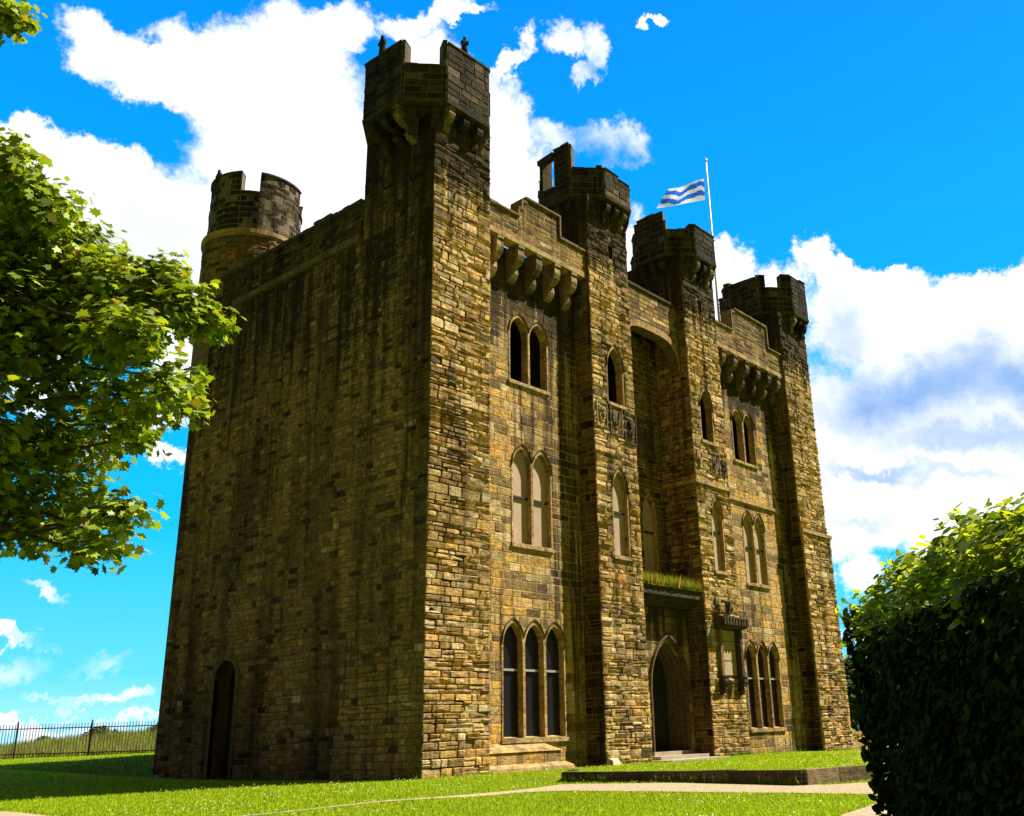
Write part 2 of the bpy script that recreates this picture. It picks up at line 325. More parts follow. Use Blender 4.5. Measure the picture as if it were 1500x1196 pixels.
def masonry(mb, O, U, N, u0, u1, z0, z1, style='rubble', occ=None, seed=1, hrange=None, cyl=None, extra=None, mslot=0, ragged=0, dress_ends=(False, False), gap=None, soot_shade=None):
    """individual stones laid in courses on a wall face; occ(u,z) is True where an opening stands"""
    r = random.Random(seed)
    H = hrange or {'rubble': (.075, .25), 'ashlar': (.21, .34), 'side': (.12, .26), 'dark': (.24, .30)}[style]
    WD = {'rubble': (.20, .66), 'ashlar': (.28, .80), 'side': (.20, .55), 'dark': (.35, .7)}[style]
    PR = {'rubble': (.004, .058), 'ashlar': (.005, .016), 'side': (.004, .032), 'dark': (.012, .026)}[style]
    g = gap or {'rubble': .007, 'ashlar': .006, 'side': .006, 'dark': .010}[style]
    if cyl:
        cx, cy, rad_ = cyl
        P = lambda u, z, w: (cx + (rad_ + w) * cos(u / rad_), cy + (rad_ + w) * sin(u / rad_), z)
    else:
        P = lambda u, z, w: (O[0] + U[0] * u + N[0] * w, O[1] + U[1] * u + N[1] * w, z + O[2])
    z = z0
    while z < z1 - .04:
        h = r.uniform(*H)
        if style in ('rubble',) and r.random() < .18: h *= r.uniform(1.2, 1.6)
        if z1 - (z + h) < .1: h = z1 - z
        zb, zt = z, z + h; zm = (zb + zt) / 2; z = zt
        ivs = [(u0 - (r.uniform(-.5, 1) * ragged), u1 + (r.uniform(-.5, 1) * ragged))]
        if occ is not None:
            n = int((u1 - u0) / .05) + 1; free = []; st = None
            for i in range(n + 1):
                u = u0 + (u1 - u0) * i / n
                b = occ(u, zm) or occ(u, zb + .02) or occ(u, zt - .02)
                if not b and st is None: st = u
                if b and st is not None: free.append((st, u)); st = None
            if st is not None: free.append((st, u1))
            ivs = free
        for (a, b) in ivs:
            if b - a < .05: continue
            u = a; first = True
            while u < b - .01:
                w = r.uniform(*WD) * (.75 + h * 1.6)
                if style == 'ashlar' and r.random() < .15: w *= 1.5
                if first and dress_ends[0]: w = r.choice((.32, .6)) ; 
                if b - (u + w) < .16: w = b - u
                first = False
                parts = [(zb, zt)]
                if style in ('rubble', 'side') and h > .22 and r.random() < .35:
                    k = r.uniform(.4, .6); parts = [(zb, zb + h * k), (zb + h * k, zt)]
                for (pb, pt) in parts:
                    j = lambda s=.35: r.uniform(-g, g) * s * 2
                    ua, ub, va, vb = u + g, u + w - g, pb + g, pt - g
                    pr = r.uniform(*PR)
                    if style == 'rubble' and r.random() < .06: pr = .004
                    c = stone_color(style, (ua + ub) / 2, (va + vb) / 2, r, extra=extra)
                    if soot_shade is not None: c = (*c, 1 - float(np.clip(soot_shade((ua + ub) / 2, (va + vb) / 2), 0, 1)))
                    ins = min(.02, (vb - va) * .2)
                    tl = r.uniform(-1, 1) * (.022 if style == 'rubble' else .013 if style == 'side' else .004)
                    tv = r.uniform(-.2, 1) * (.03 if style == 'rubble' else .015 if style == 'side' else .004)
                    A = [P(ua + j(), va + j(), -.012), P(ub + j(), va + j(), -.012), P(ub + j(), vb + j(), -.012), P(ua + j(), vb + j(), -.012)]
                    B = [P(ua + ins + j(), va + ins + j(), max(.003, pr - tl - tv)), P(ub - ins + j(), va + ins + j(), max(.003, pr + tl - tv)), P(ub - ins + j(), vb - ins + j(), max(.003, pr + tl + tv)), P(ua + ins + j(), vb - ins + j(), max(.003, pr - tl + tv))]
                    if style in ('rubble', 'side'):
                        cpt = P(lerp(ua, ub, r.uniform(.3, .7)), lerp(va, vb, r.uniform(.35, .65)), pr + r.uniform(-.008, .022))
                        mb.mesh(A + B + [cpt], [(0, 1, 5, 4), (1, 2, 6, 5), (2, 3, 7, 6), (3, 0, 4, 7), (4, 5, 8), (5, 6, 8), (6, 7, 8), (7, 4, 8)], mslot, c)
                    else:
                        mb.mesh(A + B, [(0, 1, 5, 4), (1, 2, 6, 5), (2, 3, 7, 6), (3, 0, 4, 7), (4, 5, 6, 7)], mslot, c)
                u += w
XU, YU, NX, NY = (1, 0), (0, 1), (-1, 0), (0, -1)

# openings: each light is (centre, half width, sill z, spring z, apex z)
def half(l, z, g=0.0, ga=None):
    c, hw, z0, zs, za = l; ga = g if ga is None else ga
    hw += g; za += ga
    if z < z0 - g * 0 or z > za: return -1
    if z <= zs: return hw
    H = za - zs
    if H <= hw * 1.02: t = (z - zs) / H; return hw * sqrt(max(0, 1 - t * t))
    Rr = (hw * hw + H * H) / (2 * hw); return hw - (Rr - sqrt(max(0, Rr * Rr - (z - zs) ** 2)))
def outline(l, g=0.0, ga=None, n=9):
    c, hw, z0, zs, za = l; ga = g if ga is None else ga
    pts = [(c - hw - g, z0)]
    zz = [zs + (za + ga - zs) * sin(pi / 2 * i / n) for i in range(n + 1)]
    pts += [(c - half(l, min(z, za + ga - 1e-6), g, ga), z) for z in zz[:-1]] + [(c, za + ga)]
    pts += [(2 * c - x, z) for x, z in reversed(pts[:-1])]
    return pts
JT, AT = .07, .13
def occ_fn(groups, rects=()):
    def f(u, z):
        for ls in groups:
            for l in ls:
                if z > l[2] - .14 and half(l, max(z, l[2]), JT, AT) > abs(u - l[0]): return True
        for (a, b, c, d) in rects:
            if a < u < b and c < z < d: return True
        return False
    return f
def cut(mb_obj, cutters):
    """boolean the openings out of a solid wall; the cutters are removed again"""
    dg = None
    for (pts, O, U, N, w0, w1) in cutters:
        P = lambda u, z, w: (O[0] + U[0] * u + N[0] * w, O[1] + U[1] * u + N[1] * w, O[2] + z)
        V = [P(u, z, w0) for u, z in pts] + [P(u, z, w1) for u, z in pts]; n = len(pts)
        F = [tuple(range(n)), tuple(range(2 * n - 1, n - 1, -1))] + [(i, i + n, (i + 1) % n + n, (i + 1) % n) for i in range(n)]
        me = bpy.data.meshes.new('tmp'); me.from_pydata(V, [], F)
        bm = bmesh.new(); bm.from_mesh(me); bmesh.ops.recalc_face_normals(bm, faces=bm.faces); bm.to_mesh(me); bm.free()
        co = bpy.data.objects.new('tmp', me); COL.objects.link(co)
        md = mb_obj.modifiers.new('b', 'BOOLEAN'); md.object = co; md.operation = 'DIFFERENCE'; md.solver = 'EXACT'
        dg = bpy.context.evaluated_depsgraph_get(); ev = mb_obj.evaluated_get(dg)
        nm = bpy.data.meshes.new_from_object(ev)
        mb_obj.modifiers.clear(); old = mb_obj.data; mb_obj.data = nm
        bpy.data.meshes.remove(old); bpy.data.objects.remove(co); bpy.data.meshes.remove(me)
def wall_obj(name, boxes, cutters, mbs, parent, mats):
    """solid backing with openings cut + the stones laid on it, as one mesh"""
    b = MB()
    for bx in boxes: b.box(*bx)
    # union of separate boxes is not needed: each wall uses one box when it has cutters
    o = b.build(name, [mats[1]], None)
    if cutters: cut(o, cutters)
    me = o.data
    V = [tuple(v.co) for v in me.vertices]; F = [tuple(p.vertices) for p in me.polygons]
    mbs.mesh(V, F, 1)
    if cutters:
        yp = cutters[0][1][1]
        if cutters[0][3] == NY and 'side' not in name:
            k0 = len(mbs.m) - len(F)
            for i, f in enumerate(F):
                c = sum((Vector(V[j]) for j in f), Vector()) / len(f); xs_ = [V[j][0] for j in f]; ys_ = [V[j][1] for j in f]
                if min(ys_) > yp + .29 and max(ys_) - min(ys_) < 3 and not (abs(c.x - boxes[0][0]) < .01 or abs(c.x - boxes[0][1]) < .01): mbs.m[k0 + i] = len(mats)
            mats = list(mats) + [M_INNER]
    bpy.data.objects.remove(o); bpy.data.meshes.remove(me)
    return mbs.build(name, mats, parent)
def frame(name, lights, O, U, N, depth, fill=None, parent=None, mats=None, bars=(), barmat=None, sill=True, hood=True, dark=False, tone=1.0):
    mdress = M_STONE
    P = lambda u, z, w: (O[0] + U[0] * u + N[0] * w, O[1] + U[1] * u + N[1] * w, O[2] + z)
    mb = MB(); pw = .028
    def fc(k, sd):
        r = random.Random(k * 7 + sd * 101 + int(lights[0][0] * 50) + int(lights[0][2])); q = r.choice((1, .9, 1.1, .72, .8, 1.0)) * tone
        return (.47 * q, (.325 + r.uniform(-.02, .02)) * q, .145 * q)
    z0 = lights[0][2]
    xs = set()
    L, Rr = lights[0][0] - lights[0][1] - JT, lights[-1][0] + lights[-1][1] + JT
    for l in lights:
        c, hw = l[0], l[1]
        for i in range(13): xs.add(round(c - hw * cos(pi * i / 12), 4))
    n = int((Rr - L) / .06)
    for i in range(n + 1): xs.add(round(L + (Rr - L) * i / n, 4))
    xs = sorted(xs)
    def top(x, g, ga):
        best = None
        for l in lights:
            lo, hi = l[3], l[4] + ga
            if half(l, lo, g, ga) < abs(x - l[0]) - 1e-6: continue
            for _ in range(24):
                mid = (lo + hi) / 2
                if half(l, mid, g, ga) >= abs(x - l[0]): lo = mid
                else: hi = mid
            best = lo if best is None else max(best, lo)
        return best
    zbot = z0 - (.10 if sill else 0)
    outer = []
    for a, b in zip(xs[:-1], xs[1:]):
        if b - a < .002: continue
        m = (a + b) / 2
        inl = None
        for l in lights:
            if abs(m - l[0]) < l[1]: inl = l
        ta = top(a, JT, AT) or lights[0][3]; tb = top(b, JT, AT) or lights[0][3]
        outer.append((a, ta)); last = (b, tb)
        if inl:
            ia, ib = [(lambda x: inl[3] if abs(x - inl[0]) >= inl[1] - 1e-4 else top_in(inl, x))(x) for x in (a, b)]
            mb.poly([P(a, ia, pw), P(b, ib, pw), P(b, tb, pw), P(a, ta, pw)], 0, fc(50 + int((m - inl[0] + inl[1]) / inl[1] * 2.2), int(inl[0] * 3)))
            mb.poly([P(a, zbot, pw), P(b, zbot, pw), P(b, z0, pw), P(a, z0, pw)], 0, fc(1, 5))
        else:
            side_ = 0 if m < lights[0][0] - lights[0][1] else 2 if m > lights[-1][0] + lights[-1][1] else 1
            zz = zbot; kk = 0
            while zz < min(ta, tb):
                hh = .30 + .14 * ((kk * 37 + side_ * 11 + int(L * 13)) % 7) / 6; z2 = zz + hh
                if z2 > min(ta, tb) - .12: mb.poly([P(a, zz, pw), P(b, zz, pw), P(b, tb, pw), P(a, ta, pw)], 0, fc(kk, side_)); break
                mb.poly([P(a, zz, pw), P(b, zz, pw), P(b, z2 - .014, pw), P(a, z2 - .014, pw)], 0, fc(kk, side_))
                mb.poly([P(a, z2 - .014, pw - .002), P(b, z2 - .014, pw - .002), P(b, z2, pw - .002), P(a, z2, pw - .002)], 0, (.20, .15, .08))
                zz = z2; kk += 1
    outer.append(last)
    rim = [(L, zbot)] + outer + [(Rr, zbot)]
    for (a, za), (b, zb) in zip(rim, rim[1:] + rim[:1]): mb.poly([P(a, za, pw), P(b, zb, pw), P(b, zb, -.02), P(a, za, -.02)], 0, fc(1, 6))
    for l in lights:
        o = outline(l); 
        k = len(o)
        for i in range(k - 1):
            (a, za), (b, zb) = o[i], o[i + 1]
            # chamfered edge, then the straight reveal
            nn_ = max(1, int(abs(zb - za) / .38))
            for jj in range(nn_):
                q0, q1 = jj / nn_, (jj + 1) / nn_; zA, zB = lerp(za, zb, q0), lerp(za, zb, q1); xA, xB = lerp(a, b, q0), lerp(a, b, q1)
                mb.poly([P(xA, zA, pw), P(xB, zB, pw), P(xB, zB, -depth), P(xA, zA, -depth)], 0, fc(jj + i * 3, 8))
        a, b = l[0] - l[1], l[0] + l[1]
        mb.poly([P(a, z0 - .03, pw), P(b, z0 - .03, pw), P(b, z0 + .05, -depth), P(a, z0 + .05, -depth)], 0, (.46, .35, .19))
    win = mb.build(name, mdress, parent)
    if sill:
        s = MB(); s.obox((O[0], O[1], O[2]), U, N, L - .03, Rr + .03, -.02, .085, z0 - .15, z0 - .035, 0, (.42, .31, .16)); s.build('sill', mdress, win)
    if hood:
        h = MB()
        hp = [(x, z) for x, z in outer]
        for (a, za), (b, zb) in zip(hp[:-1], hp[1:]):
            if b - a < .002: continue
            h.hexa([P(a, za, .06), P(b, zb, .06), P(b, zb, -.02), P(a, za, -.02)], [P(a, za + .05, .075), P(b, zb + .05, .075), P(b, zb + .05, -.02), P(a, za + .05, -.02)], 0, (.20, .145, .08))
        h.build('hood_mould', mdress, win)
    if fill:
        for l in lights:
            f = MB(); o = outline(l, .02, .02)
            f.poly([P(x, z, -depth + .03) for x, z in o], 0); 
            f.poly([P(x, z, -depth - .02) for x, z in reversed(o)], 0)
            f.build('window_panel' if fill == 'board' else 'window_pane', M_BOARD if fill == 'board' else M_GLASS, win)
            for zb in bars:
                t = MB(); t.obox(O, U, N, l[0] - l[1] + .004, l[0] + l[1] - .004, -depth + .03, -depth + .10, zb - .035, zb + .035)
                t.build('transom', barmat or M_BAR, win)
    return win
def top_in(l, x):
    lo, hi = l[3], l[4]
    for _ in range(24):
        m = (lo + hi) / 2
        if half(l, m) >= abs(x - l[0]): lo = m
        else: hi = m
    return lo
def bracket(mb, O, N, T, width, zb, zt, out, m=0, col=(1, 1, 1), rolls=2):
    h = zt - zb
    prof = [(0, 0), (.22, .02), (.40, .10), (.50, .22), (.46, .36), (.40, .42), (.70, .46), (.90, .56), (1.0, .70), (.96, .84), (.86, .90), (1.02, .92), (1.02, 1.0), (0, 1.0)]
    pts = [(p[0] * out, zb + p[1] * h) for p in prof]; n = len(pts)
    V = []
    for s in (-width / 2, width / 2):
        for (w, z) in pts: V.append((O[0] + N[0] * w + T[0] * s, O[1] + N[1] * w + T[1] * s, z))
    F = [tuple(range(n)), tuple(range(2 * n - 1, n - 1, -1))] + [(i, i + n, (i + 1) % n + n, (i + 1) % n) for i in range(n)]
    mb.mesh(V, F, m, col)

# ================================================================== THE CASTLE
castle = empty('castle', (0, 0, 0), 'ruined medieval sandstone castle keep with blackened battlemented turrets and tall arched windows', 'castle')
soot_shade_top = lambda zt, k=1.0, sd=0: (lambda u, z: float(np.clip(1 - k * (.75 * np.clip(1 - (zt - z) / 2.6, 0, 1) + .62 * np.clip((vn(u * 2.6, z * .14, sd) - .50) * 4.5, 0, 1) * np.clip(1.15 - (zt - z) / 11.0, .12, 1) + .3 * np.clip((fbm(u * .9, z * .5, sd + 5) - .52) * 4, 0, 1)), .13, 1)))  # sooty streaks plus painted shade fading down from the top
# lights
B1T = [(4.72, .45, 12.72, 14.50, 15.15), (5.72, .45, 12.72, 14.50, 15.15)]
B1M = [(4.80, .44, 7.04, 9.62, 10.30), (5.79, .44, 7.04, 9.62, 10.30)]
B1B = [(4.31, .44, .96, 3.76, 4.44), (5.30, .44, .96, 3.76, 4.44), (6.29, .44, .96, 3.76, 4.44)]
T2T = [(9.22, .46, 12.82, 14.2, 15.08)]; T2M = [(9.20, .42, 7.02, 9.35, 10.17)]
T3T = [(15.58, .45, 12.68, 14.1, 15.0)]; T3M = [(15.80, .39, 7.15, 9.35, 10.17)]
B2T = [(19.45, .46, 12.72, 14.52, 15.17), (20.47, .46, 12.72, 14.52, 15.17)]
B2M = [(19.62, .42, 7.10, 9.58, 10.24), (20.62, .42, 7.10, 9.58, 10.24)]
B2B = [(18.92, .43, .96, 3.76, 4.44), (19.90, .43, .96, 3.76, 4.44), (20.88, .43, .96, 3.76, 4.44)]
RCM = [(11.55, .44, 7.1, 9.4, 10.2), (13.28, .44, 7.1, 9.4, 10.2)]
DOOR = (12.86, .86, .28, 2.55, 3.98)
SDOOR = (9.90, .62, -.3, 3.2, 3.84)
def cuts(groups, O, U, N, w0=.3, w1=-1.6, g=.06):
    out = [(outline((l[0], l[1], l[2] - .06, l[3], l[4]), g, g), O, U, N, w0, -.31) for ls in groups for l in ls]
    for ls in groups:      # the wall is hollowed wider behind each window
        a, b, zb, zt = ls[0][0] - ls[0][1] - .5, ls[-1][0] + ls[-1][1] + .5, ls[0][2] - .3, ls[0][4] + .3
        out.append(([(a, zb), (a, zt), (b, zt), (b, zb)], O, U, N, -.305, w1))
    return out
WT = 1.3
# --- side wall (x = 0, faces the camera's left, in shade)
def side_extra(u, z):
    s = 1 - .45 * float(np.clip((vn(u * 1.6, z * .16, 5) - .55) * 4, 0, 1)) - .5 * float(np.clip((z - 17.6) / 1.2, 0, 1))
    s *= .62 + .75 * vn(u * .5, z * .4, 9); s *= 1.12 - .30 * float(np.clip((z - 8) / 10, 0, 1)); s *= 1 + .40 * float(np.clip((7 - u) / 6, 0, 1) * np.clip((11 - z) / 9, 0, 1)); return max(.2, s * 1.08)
mb = MB()
so = lambda u, z: abs(u - SDOOR[0]) < half(SDOOR, max(z, SDOOR[2]), .24, .26) if z < SDOOR[4] + .26 else False
masonry(mb, (0, 0, 0), YU, NX, 0, 14.05, -.4, 17.35, 'side', so, 11, extra=side_extra, hrange=(.12, .25), soot_shade=lambda u, z: .12 + .36 * np.clip(1 - (17.5 - z) / 8, 0, 1) + .32 * np.clip((vn(u * 1.1, z * .12, 33) - .58) * 4, 0, 1) * np.clip((z - 5) / 5, 0, 1))
masonry(mb, (0, 0, 0), YU, NX, 0, 3.59, 17.35, 21.1, 'side', None, 12, hrange=(.16, .28), extra=side_extra, soot_shade=lambda u, z: .40 + .5 * np.clip((z - 18.5) / 2.5, 0, 1))
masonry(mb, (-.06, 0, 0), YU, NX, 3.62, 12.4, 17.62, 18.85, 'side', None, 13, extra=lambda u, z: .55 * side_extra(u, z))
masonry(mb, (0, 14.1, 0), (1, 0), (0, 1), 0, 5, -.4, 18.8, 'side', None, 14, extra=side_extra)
side = wall_obj('side_wall', [(0, 1.5, 0, 14.1, -.6, 18.2), (0, .4, .002, 3.598, 18.202, 21.2)], [(outline(SDOOR, .2, .2), (0, 0, 0), YU, NX, .3, -.8)], mb, castle, [M_STONE, stone_mat('side_mortar', (.22, .155, .065), .4, .4, .8, (10, 18, .12))])  # mortar painted dark along with the stones for the wall's shade
t = MB()
for k in range(26):      # the worn coping of the parapet, stone by stone
    y = 3.62 + k * .345; dz = .05 * RND.random() + (.10 if 5.1 < y < 6.2 else 0)
    t.box(-.13, .5, y, y + .34, 18.86, 19.0 + dz, col=(.06, .05, .035))
t.box(-.058, .45, 3.62, 12.6, 18.21, 18.857, 1)
t.box(-.16, .02, 3.6, 11.5, 17.36, 17.60, 1)
t.build('parapet_coping', [M_DDRESS, stone_mat('string_stone', (.16, .125, .06), .5, .4, .5)], side)
# arched side doorway: voussoir ring and a dark blocked door
P = lambda u, z, w: (-w, u, z)
dr = MB(); o1 = outline(SDOOR, .2, .24); o2 = outline(SDOOR, 0)
for i in range(len(o1) - 1):
    a, b, c, d = o1[i], o1[i + 1], o2[i + 1], o2[i]
    dr.hexa([P(*a, .04), P(*b, .04), P(*b, -.1), P(*a, -.1)], [P(*d, .04), P(*c, .04), P(*c, -.1), P(*d, -.1)])
    dr.poly([P(*d, .04), P(*c, .04), P(*c, -.62), P(*d, -.62)])
do = dr.build('side_doorway', M_STONE, castle)
for a in do.data.color_attributes['col'].data: a.color = (.20, .15, .065, 1)
dd = MB(); dd.poly([P(x, z, -.55) for x, z in outline(SDOOR, .03)]); dd.build('door', plain('old_door', (.02, .017, .012), .8, .1, 6, .4), do)

# --- towers along the front (y = 0)
def octa(cx0, y0, w, c):     # front face from cx0 to cx0+w at y0, 45 degree chamfers of c, as ordered outer corners
    x0, x1 = cx0 - c, cx0 + w + c; ya, yb = y0 + c, y0 + c + w
    return [(x0, yb), (x0, ya), (cx0, y0), (cx0 + w, y0), (x1, ya), (x1, yb), (cx0 + w, yb + c), (cx0, yb + c)]
def ring_pts(pts, t):
    n = len(pts); out = []
    for i in range(n):
        p0, p1, p2 = Vector(pts[i - 1]), Vector(pts[i]), Vector(pts[(i + 1) % n])
        d1 = (p1 - p0).normalized(); d2 = (p2 - p1).normalized(); n1 = Vector((-d1.y, d1.x)); n2 = Vector((-d2.y, d2.x)); b = (n1 + n2).normalized()
        out.append(tuple(p1 + b * (t / max(.3, b.dot(n1)))))
    return out
def turret_head(tower, pts, z0, faces, seed, th=.42, name='turret_head', cop=.09):
    """faces[i] = [(t0, t1, ztop), ...] for the side from pts[i] to pts[i+1]"""
    inn = ring_pts(pts, th); mb = MB(); cp = MB(); st_ = MB(); n = len(pts)
    for i in range(n):
        a, b = Vector(pts[i]), Vector(pts[(i + 1) % n]); ia, ib = Vector(inn[i]), Vector(inn[(i + 1) % n])
        U = (b - a).normalized(); N = Vector((U.y, -U.x)); Ln = (b - a).length
        for seg in faces[i]:
            t0, t1, zt = seg[:3]; zlow = seg[3] if len(seg) > 3 else z0
            q = lambda s, t: tuple(s[0].lerp(s[1], t))
            o0, o1, i0, i1 = q((a, b), t0), q((a, b), t1), q((ia, ib), t0), q((ia, ib), t1)
            mb.hexa([(*o0, zlow), (*o1, zlow), (*i1, zlow), (*i0, zlow)], [(*o0, zt), (*o1, zt), (*i1, zt), (*i0, zt)], 1)
            masonry(mb, (a.x, a.y, 0), tuple(U), tuple(N), t0 * Ln, t1 * Ln, zlow, zt, 'dark', None, seed * 31 + i, hrange=(.24, .30))
            if cop:
                e = .055
                o0c, o1c = Vector(o0) + N * e, Vector(o1) + N * e
                kq = max(1, round((t1 - t0) * Ln / .5))
                for q_ in range(kq):
                    lp_ = lambda A_, B_, t_: tuple(Vector(A_[:2]).lerp(Vector(B_[:2]), t_))
                    ta_, tb_ = q_ / kq, (q_ + 1) / kq; j_ = RND.uniform(-.03, .035)
                    c0_, c1_, d0_, d1_ = lp_(o0c, o1c, ta_), lp_(o0c, o1c, tb_), lp_(i0, i1, ta_), lp_(i0, i1, tb_)
                    cp.hexa([(*c0_, zt), (*c1_, zt), (*d1_, zt), (*d0_, zt)], [(*c0_, zt + cop * .6 + j_), (*c1_, zt + cop * .6 + j_ + RND.uniform(-.02, .02)), (*d1_, zt + cop + j_), (*d0_, zt + cop + j_)])
        m0 = Vector(a) + N * .05; m1 = Vector(b) + N * .05
        if name == 'turret_head':   # string at the foot of the parapet
            st_.hexa([(*(m0 - N * .03), z0 - .12), (*(m1 - N * .03), z0 - .12), (*ib, z0 - .12), (*ia, z0 - .12)], [(*m0, z0 - .002), (*m1, z0 - .002), (*ib, z0 - .002), (*ia, z0 - .002)])
    h = mb.build(name, [M_STONE, stone_mat('soot_mortar', (.13, .105, .068), .4, .5, .5)], tower)
    st_.build('string_course', M_DDRESS, h)
    build_islands(cp, 'coping', M_DDRESS, h, .02)
    return h
def corbel_table(tower, pts, zt, shaft, cols, zdrop=.95, per=(3, 2)):
    """moulded brackets carrying the head, one mesh each"""
    n = len(pts); x0, x1, y0, y1 = shaft
    cxm, cym = (x0 + x1) / 2, (y0 + y1) / 2
    for i in range(n):
        a, b = Vector(pts[i]), Vector(pts[(i + 1) % n]); U = (b - a).normalized(); N = Vector((U.y, -U.x)); Ln = (b - a).length
        if N.x > .3 and N.y > -.3: continue
        if N.y > .3: continue
        k = 3 if abs(N.x * N.y) < .1 else 2
        for j in range(k):
            p = a + U * Ln * ((j + .5) / k)
            # depth back to the shaft
            d = 3
            for q0, q1, nn in (((x0, 0), (x0, 0), 'x'), ((0, y0), (0, y0), 'y')):
                if nn == 'x' and N.x < -.3: d = min(d, (p.x - x0) / N.x) if p.x < x0 else min(d, .3)
                if nn == 'y' and N.y < -.3: d = min(d, (p.y - y0) / N.y) if p.y < y0 else min(d, .3)
            d = max(.22, min(d if d < 3 else .4, 1.25)) + .12
            base = p - N * d
            m = MB(); bracket(m, (base.x, base.y), N, U, .26, zt - zdrop - .25 * RND.random(), zt - .11, d - .05, 0, RND.choice(cols)); m.build('corbel', M_STONE, tower)
def slab_octa(tower, pts, z0, z1, shrink, name, material):
    pp = ring_pts(pts, shrink); m = MB(); n = len(pp)
    m.mesh([(*p, z0) for p in pp] + [(*p, z1) for p in pp], [tuple(range(n))[::-1], tuple(range(n, 2 * n))] + [(i, (i + 1) % n, n + (i + 1) % n, n + i) for i in range(n)])
    return m.build(name, material, tower)
CC = [(.16, .12, .07), (.05, .04, .03), (.035, .028, .02), (.05, .04, .028), (.07, .055, .035), (.24, .18, .10)]
def tower(label, x0, x1, depth, ztop, groups, seed, slit=None, left_rect=None, left_z0=-.4, left_style='rubble', front_extra=None, front_z0=-.45, left_y=3.0, left=True, rects=()):
    mb = MB()
    occ = occ_fn(groups, ([slit] if slit else []) + list(rects))
    so_ = lambda u, z: .98 * np.clip(1.25 - (ztop - z) / 3.1, 0, 1) + .34 * np.clip(1 - (ztop - z) / 13, .25, 1) + .25 * np.clip((vn(u * .8, z * .25, seed + 9) - .6) * 4, 0, 1)  # sooty streaks plus the head's cast shade painted below it
    masonry(mb, (0, 0, 0), XU, NY, x0, x1, front_z0, ztop, 'rubble', occ, seed, extra=front_extra or (lambda u, z: 1 - .3 * float(np.clip((fbm(u * .9, z * .5, seed + 5) - .52) * 4, 0, 1))), soot_shade=so_)
    if left:
        masonry(mb, (x0, 0, 0), YU, NX, 0, left_y, left_z0, ztop, 'side', None, seed + 1, hrange=(.18, .34), extra=lambda u, z: .62 * (1 - .3 * float(np.clip((21.3 - z) / 18, 0, 1))), soot_shade=lambda u, z: .30 + .7 * np.clip(1.2 - (ztop - z) / 3, 0, 1))  # shaded return faces painted darker, with sooty streaks and shade under the head
    masonry(mb, (x1, 0, 0), YU, (1, 0), 0, depth, front_z0, ztop, 'rubble', None, seed + 2)
    cs = cuts(groups, (0, 0, 0), XU, NY, .3, -2.7)
    if slit: cs.append(([(slit[0] + .04, slit[2]), (slit[0] + .04, slit[3]), (slit[1] - .04, slit[3]), (slit[1] - .04, slit[2])], (0, 0, 0), XU, NY, .3, -.9))
    tw = wall_obj('tower', [(x0 + (.008 if x0 == 0 else 0), x1, 0, depth, -.6, ztop)], cs, mb, castle, [M_STONE, M_TMORTAR])
    tw['label'] = label
    if slit:
        k_ = MB(); k_.box(slit[0] + .045, slit[1] - .045, .05, .08, slit[2] + .005, slit[3] - .005); k_.build('slit_shade_panel', plain('slit_shade', (.008, .006, .005), 1, 0), tw)  # black panel stands for the darkness inside the slit
    return tw
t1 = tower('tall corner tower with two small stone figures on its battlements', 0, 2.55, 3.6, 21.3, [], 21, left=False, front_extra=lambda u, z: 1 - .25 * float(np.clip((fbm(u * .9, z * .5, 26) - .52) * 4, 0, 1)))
t2 = tower('second tower with an open window frame in its broken battlements', 7.86, 10.38, 3.0, 21.3, [T2T, T2M], 31, slit=(9.12, 9.48, 18.95, 19.55))
t3 = tower('third tower between the arched recess and the flagpole', 14.4, 17.0, 3.0, 21.3, [T3T, T3M], 41, slit=(15.54, 15.94, 18.75, 19.35), rects=[(15.15, 16.6, 2.9, 4.85)])
t4 = tower('far right corner tower with a string course', 23.3, 26.1, 3.6, 21.3, [], 51)
F = 23.52
O1 = octa(.10, -.45, 1.95, 1.07)
full = [(0, 1, F)]
notch = lambda a, b, zt, zl: [(0, a, zt), (a, b, zl), (b, 1, zt)]
turret_head(t1, O1, 21.25, [full, notch(.07, .90, F, 22.55), full, notch(.1, .9, F, 22.55), full, notch(.1, .9, F, 22.55), full, notch(.1, .9, F, 22.55)], 1)
corbel_table(t1, O1, 21.25, (0, 2.55, 0, 3.6), CC)
slab_octa(t1, O1, 21.0, 21.1, .3, 'turret_floor', M_DDRESS)
O2 = octa(8.56, -.45, 1.64, 1.0)
turret_head(t2, O2, 21.4, [[(.0, .02, 22.6), (.02, .13, 23.5), (.13, .50, 22.0), (.50, 1, 23.72)], [(0, .06, 23.6), (.06, .78, 22.58), (.78, .93, 22.72), (.93, 1, 22.6)], [(0, .55, 22.62), (.55, 1, 22.5)], [(0, 1, 22.4)], [(0, 1, 22.2)], [(0, 1, 22.0)], [(0, 1, 22.0)], [(0, .6, 21.9), (.6, 1, 22.2)]], 2, cop=.06)
lint = MB(); lint.hexa([(7.52, 2.26, 23.40), (7.52, 1.42, 23.46), (7.80, 1.40, 23.46), (7.80, 2.26, 23.40)], [(7.52, 2.26, 23.60), (7.52, 1.42, 23.70), (7.80, 1.40, 23.70), (7.80, 2.26, 23.60)]); lint.build('lintel', M_DDRESS, t2)
corbel_table(t2, O2, 21.4, (7.86, 10.38, 0, 3), CC)
slab_octa(t2, O2, 21.1, 21.2, .3, 'turret_floor', M_DDRESS)
O3 = octa(15.05, -.45, 1.64, 1.0)
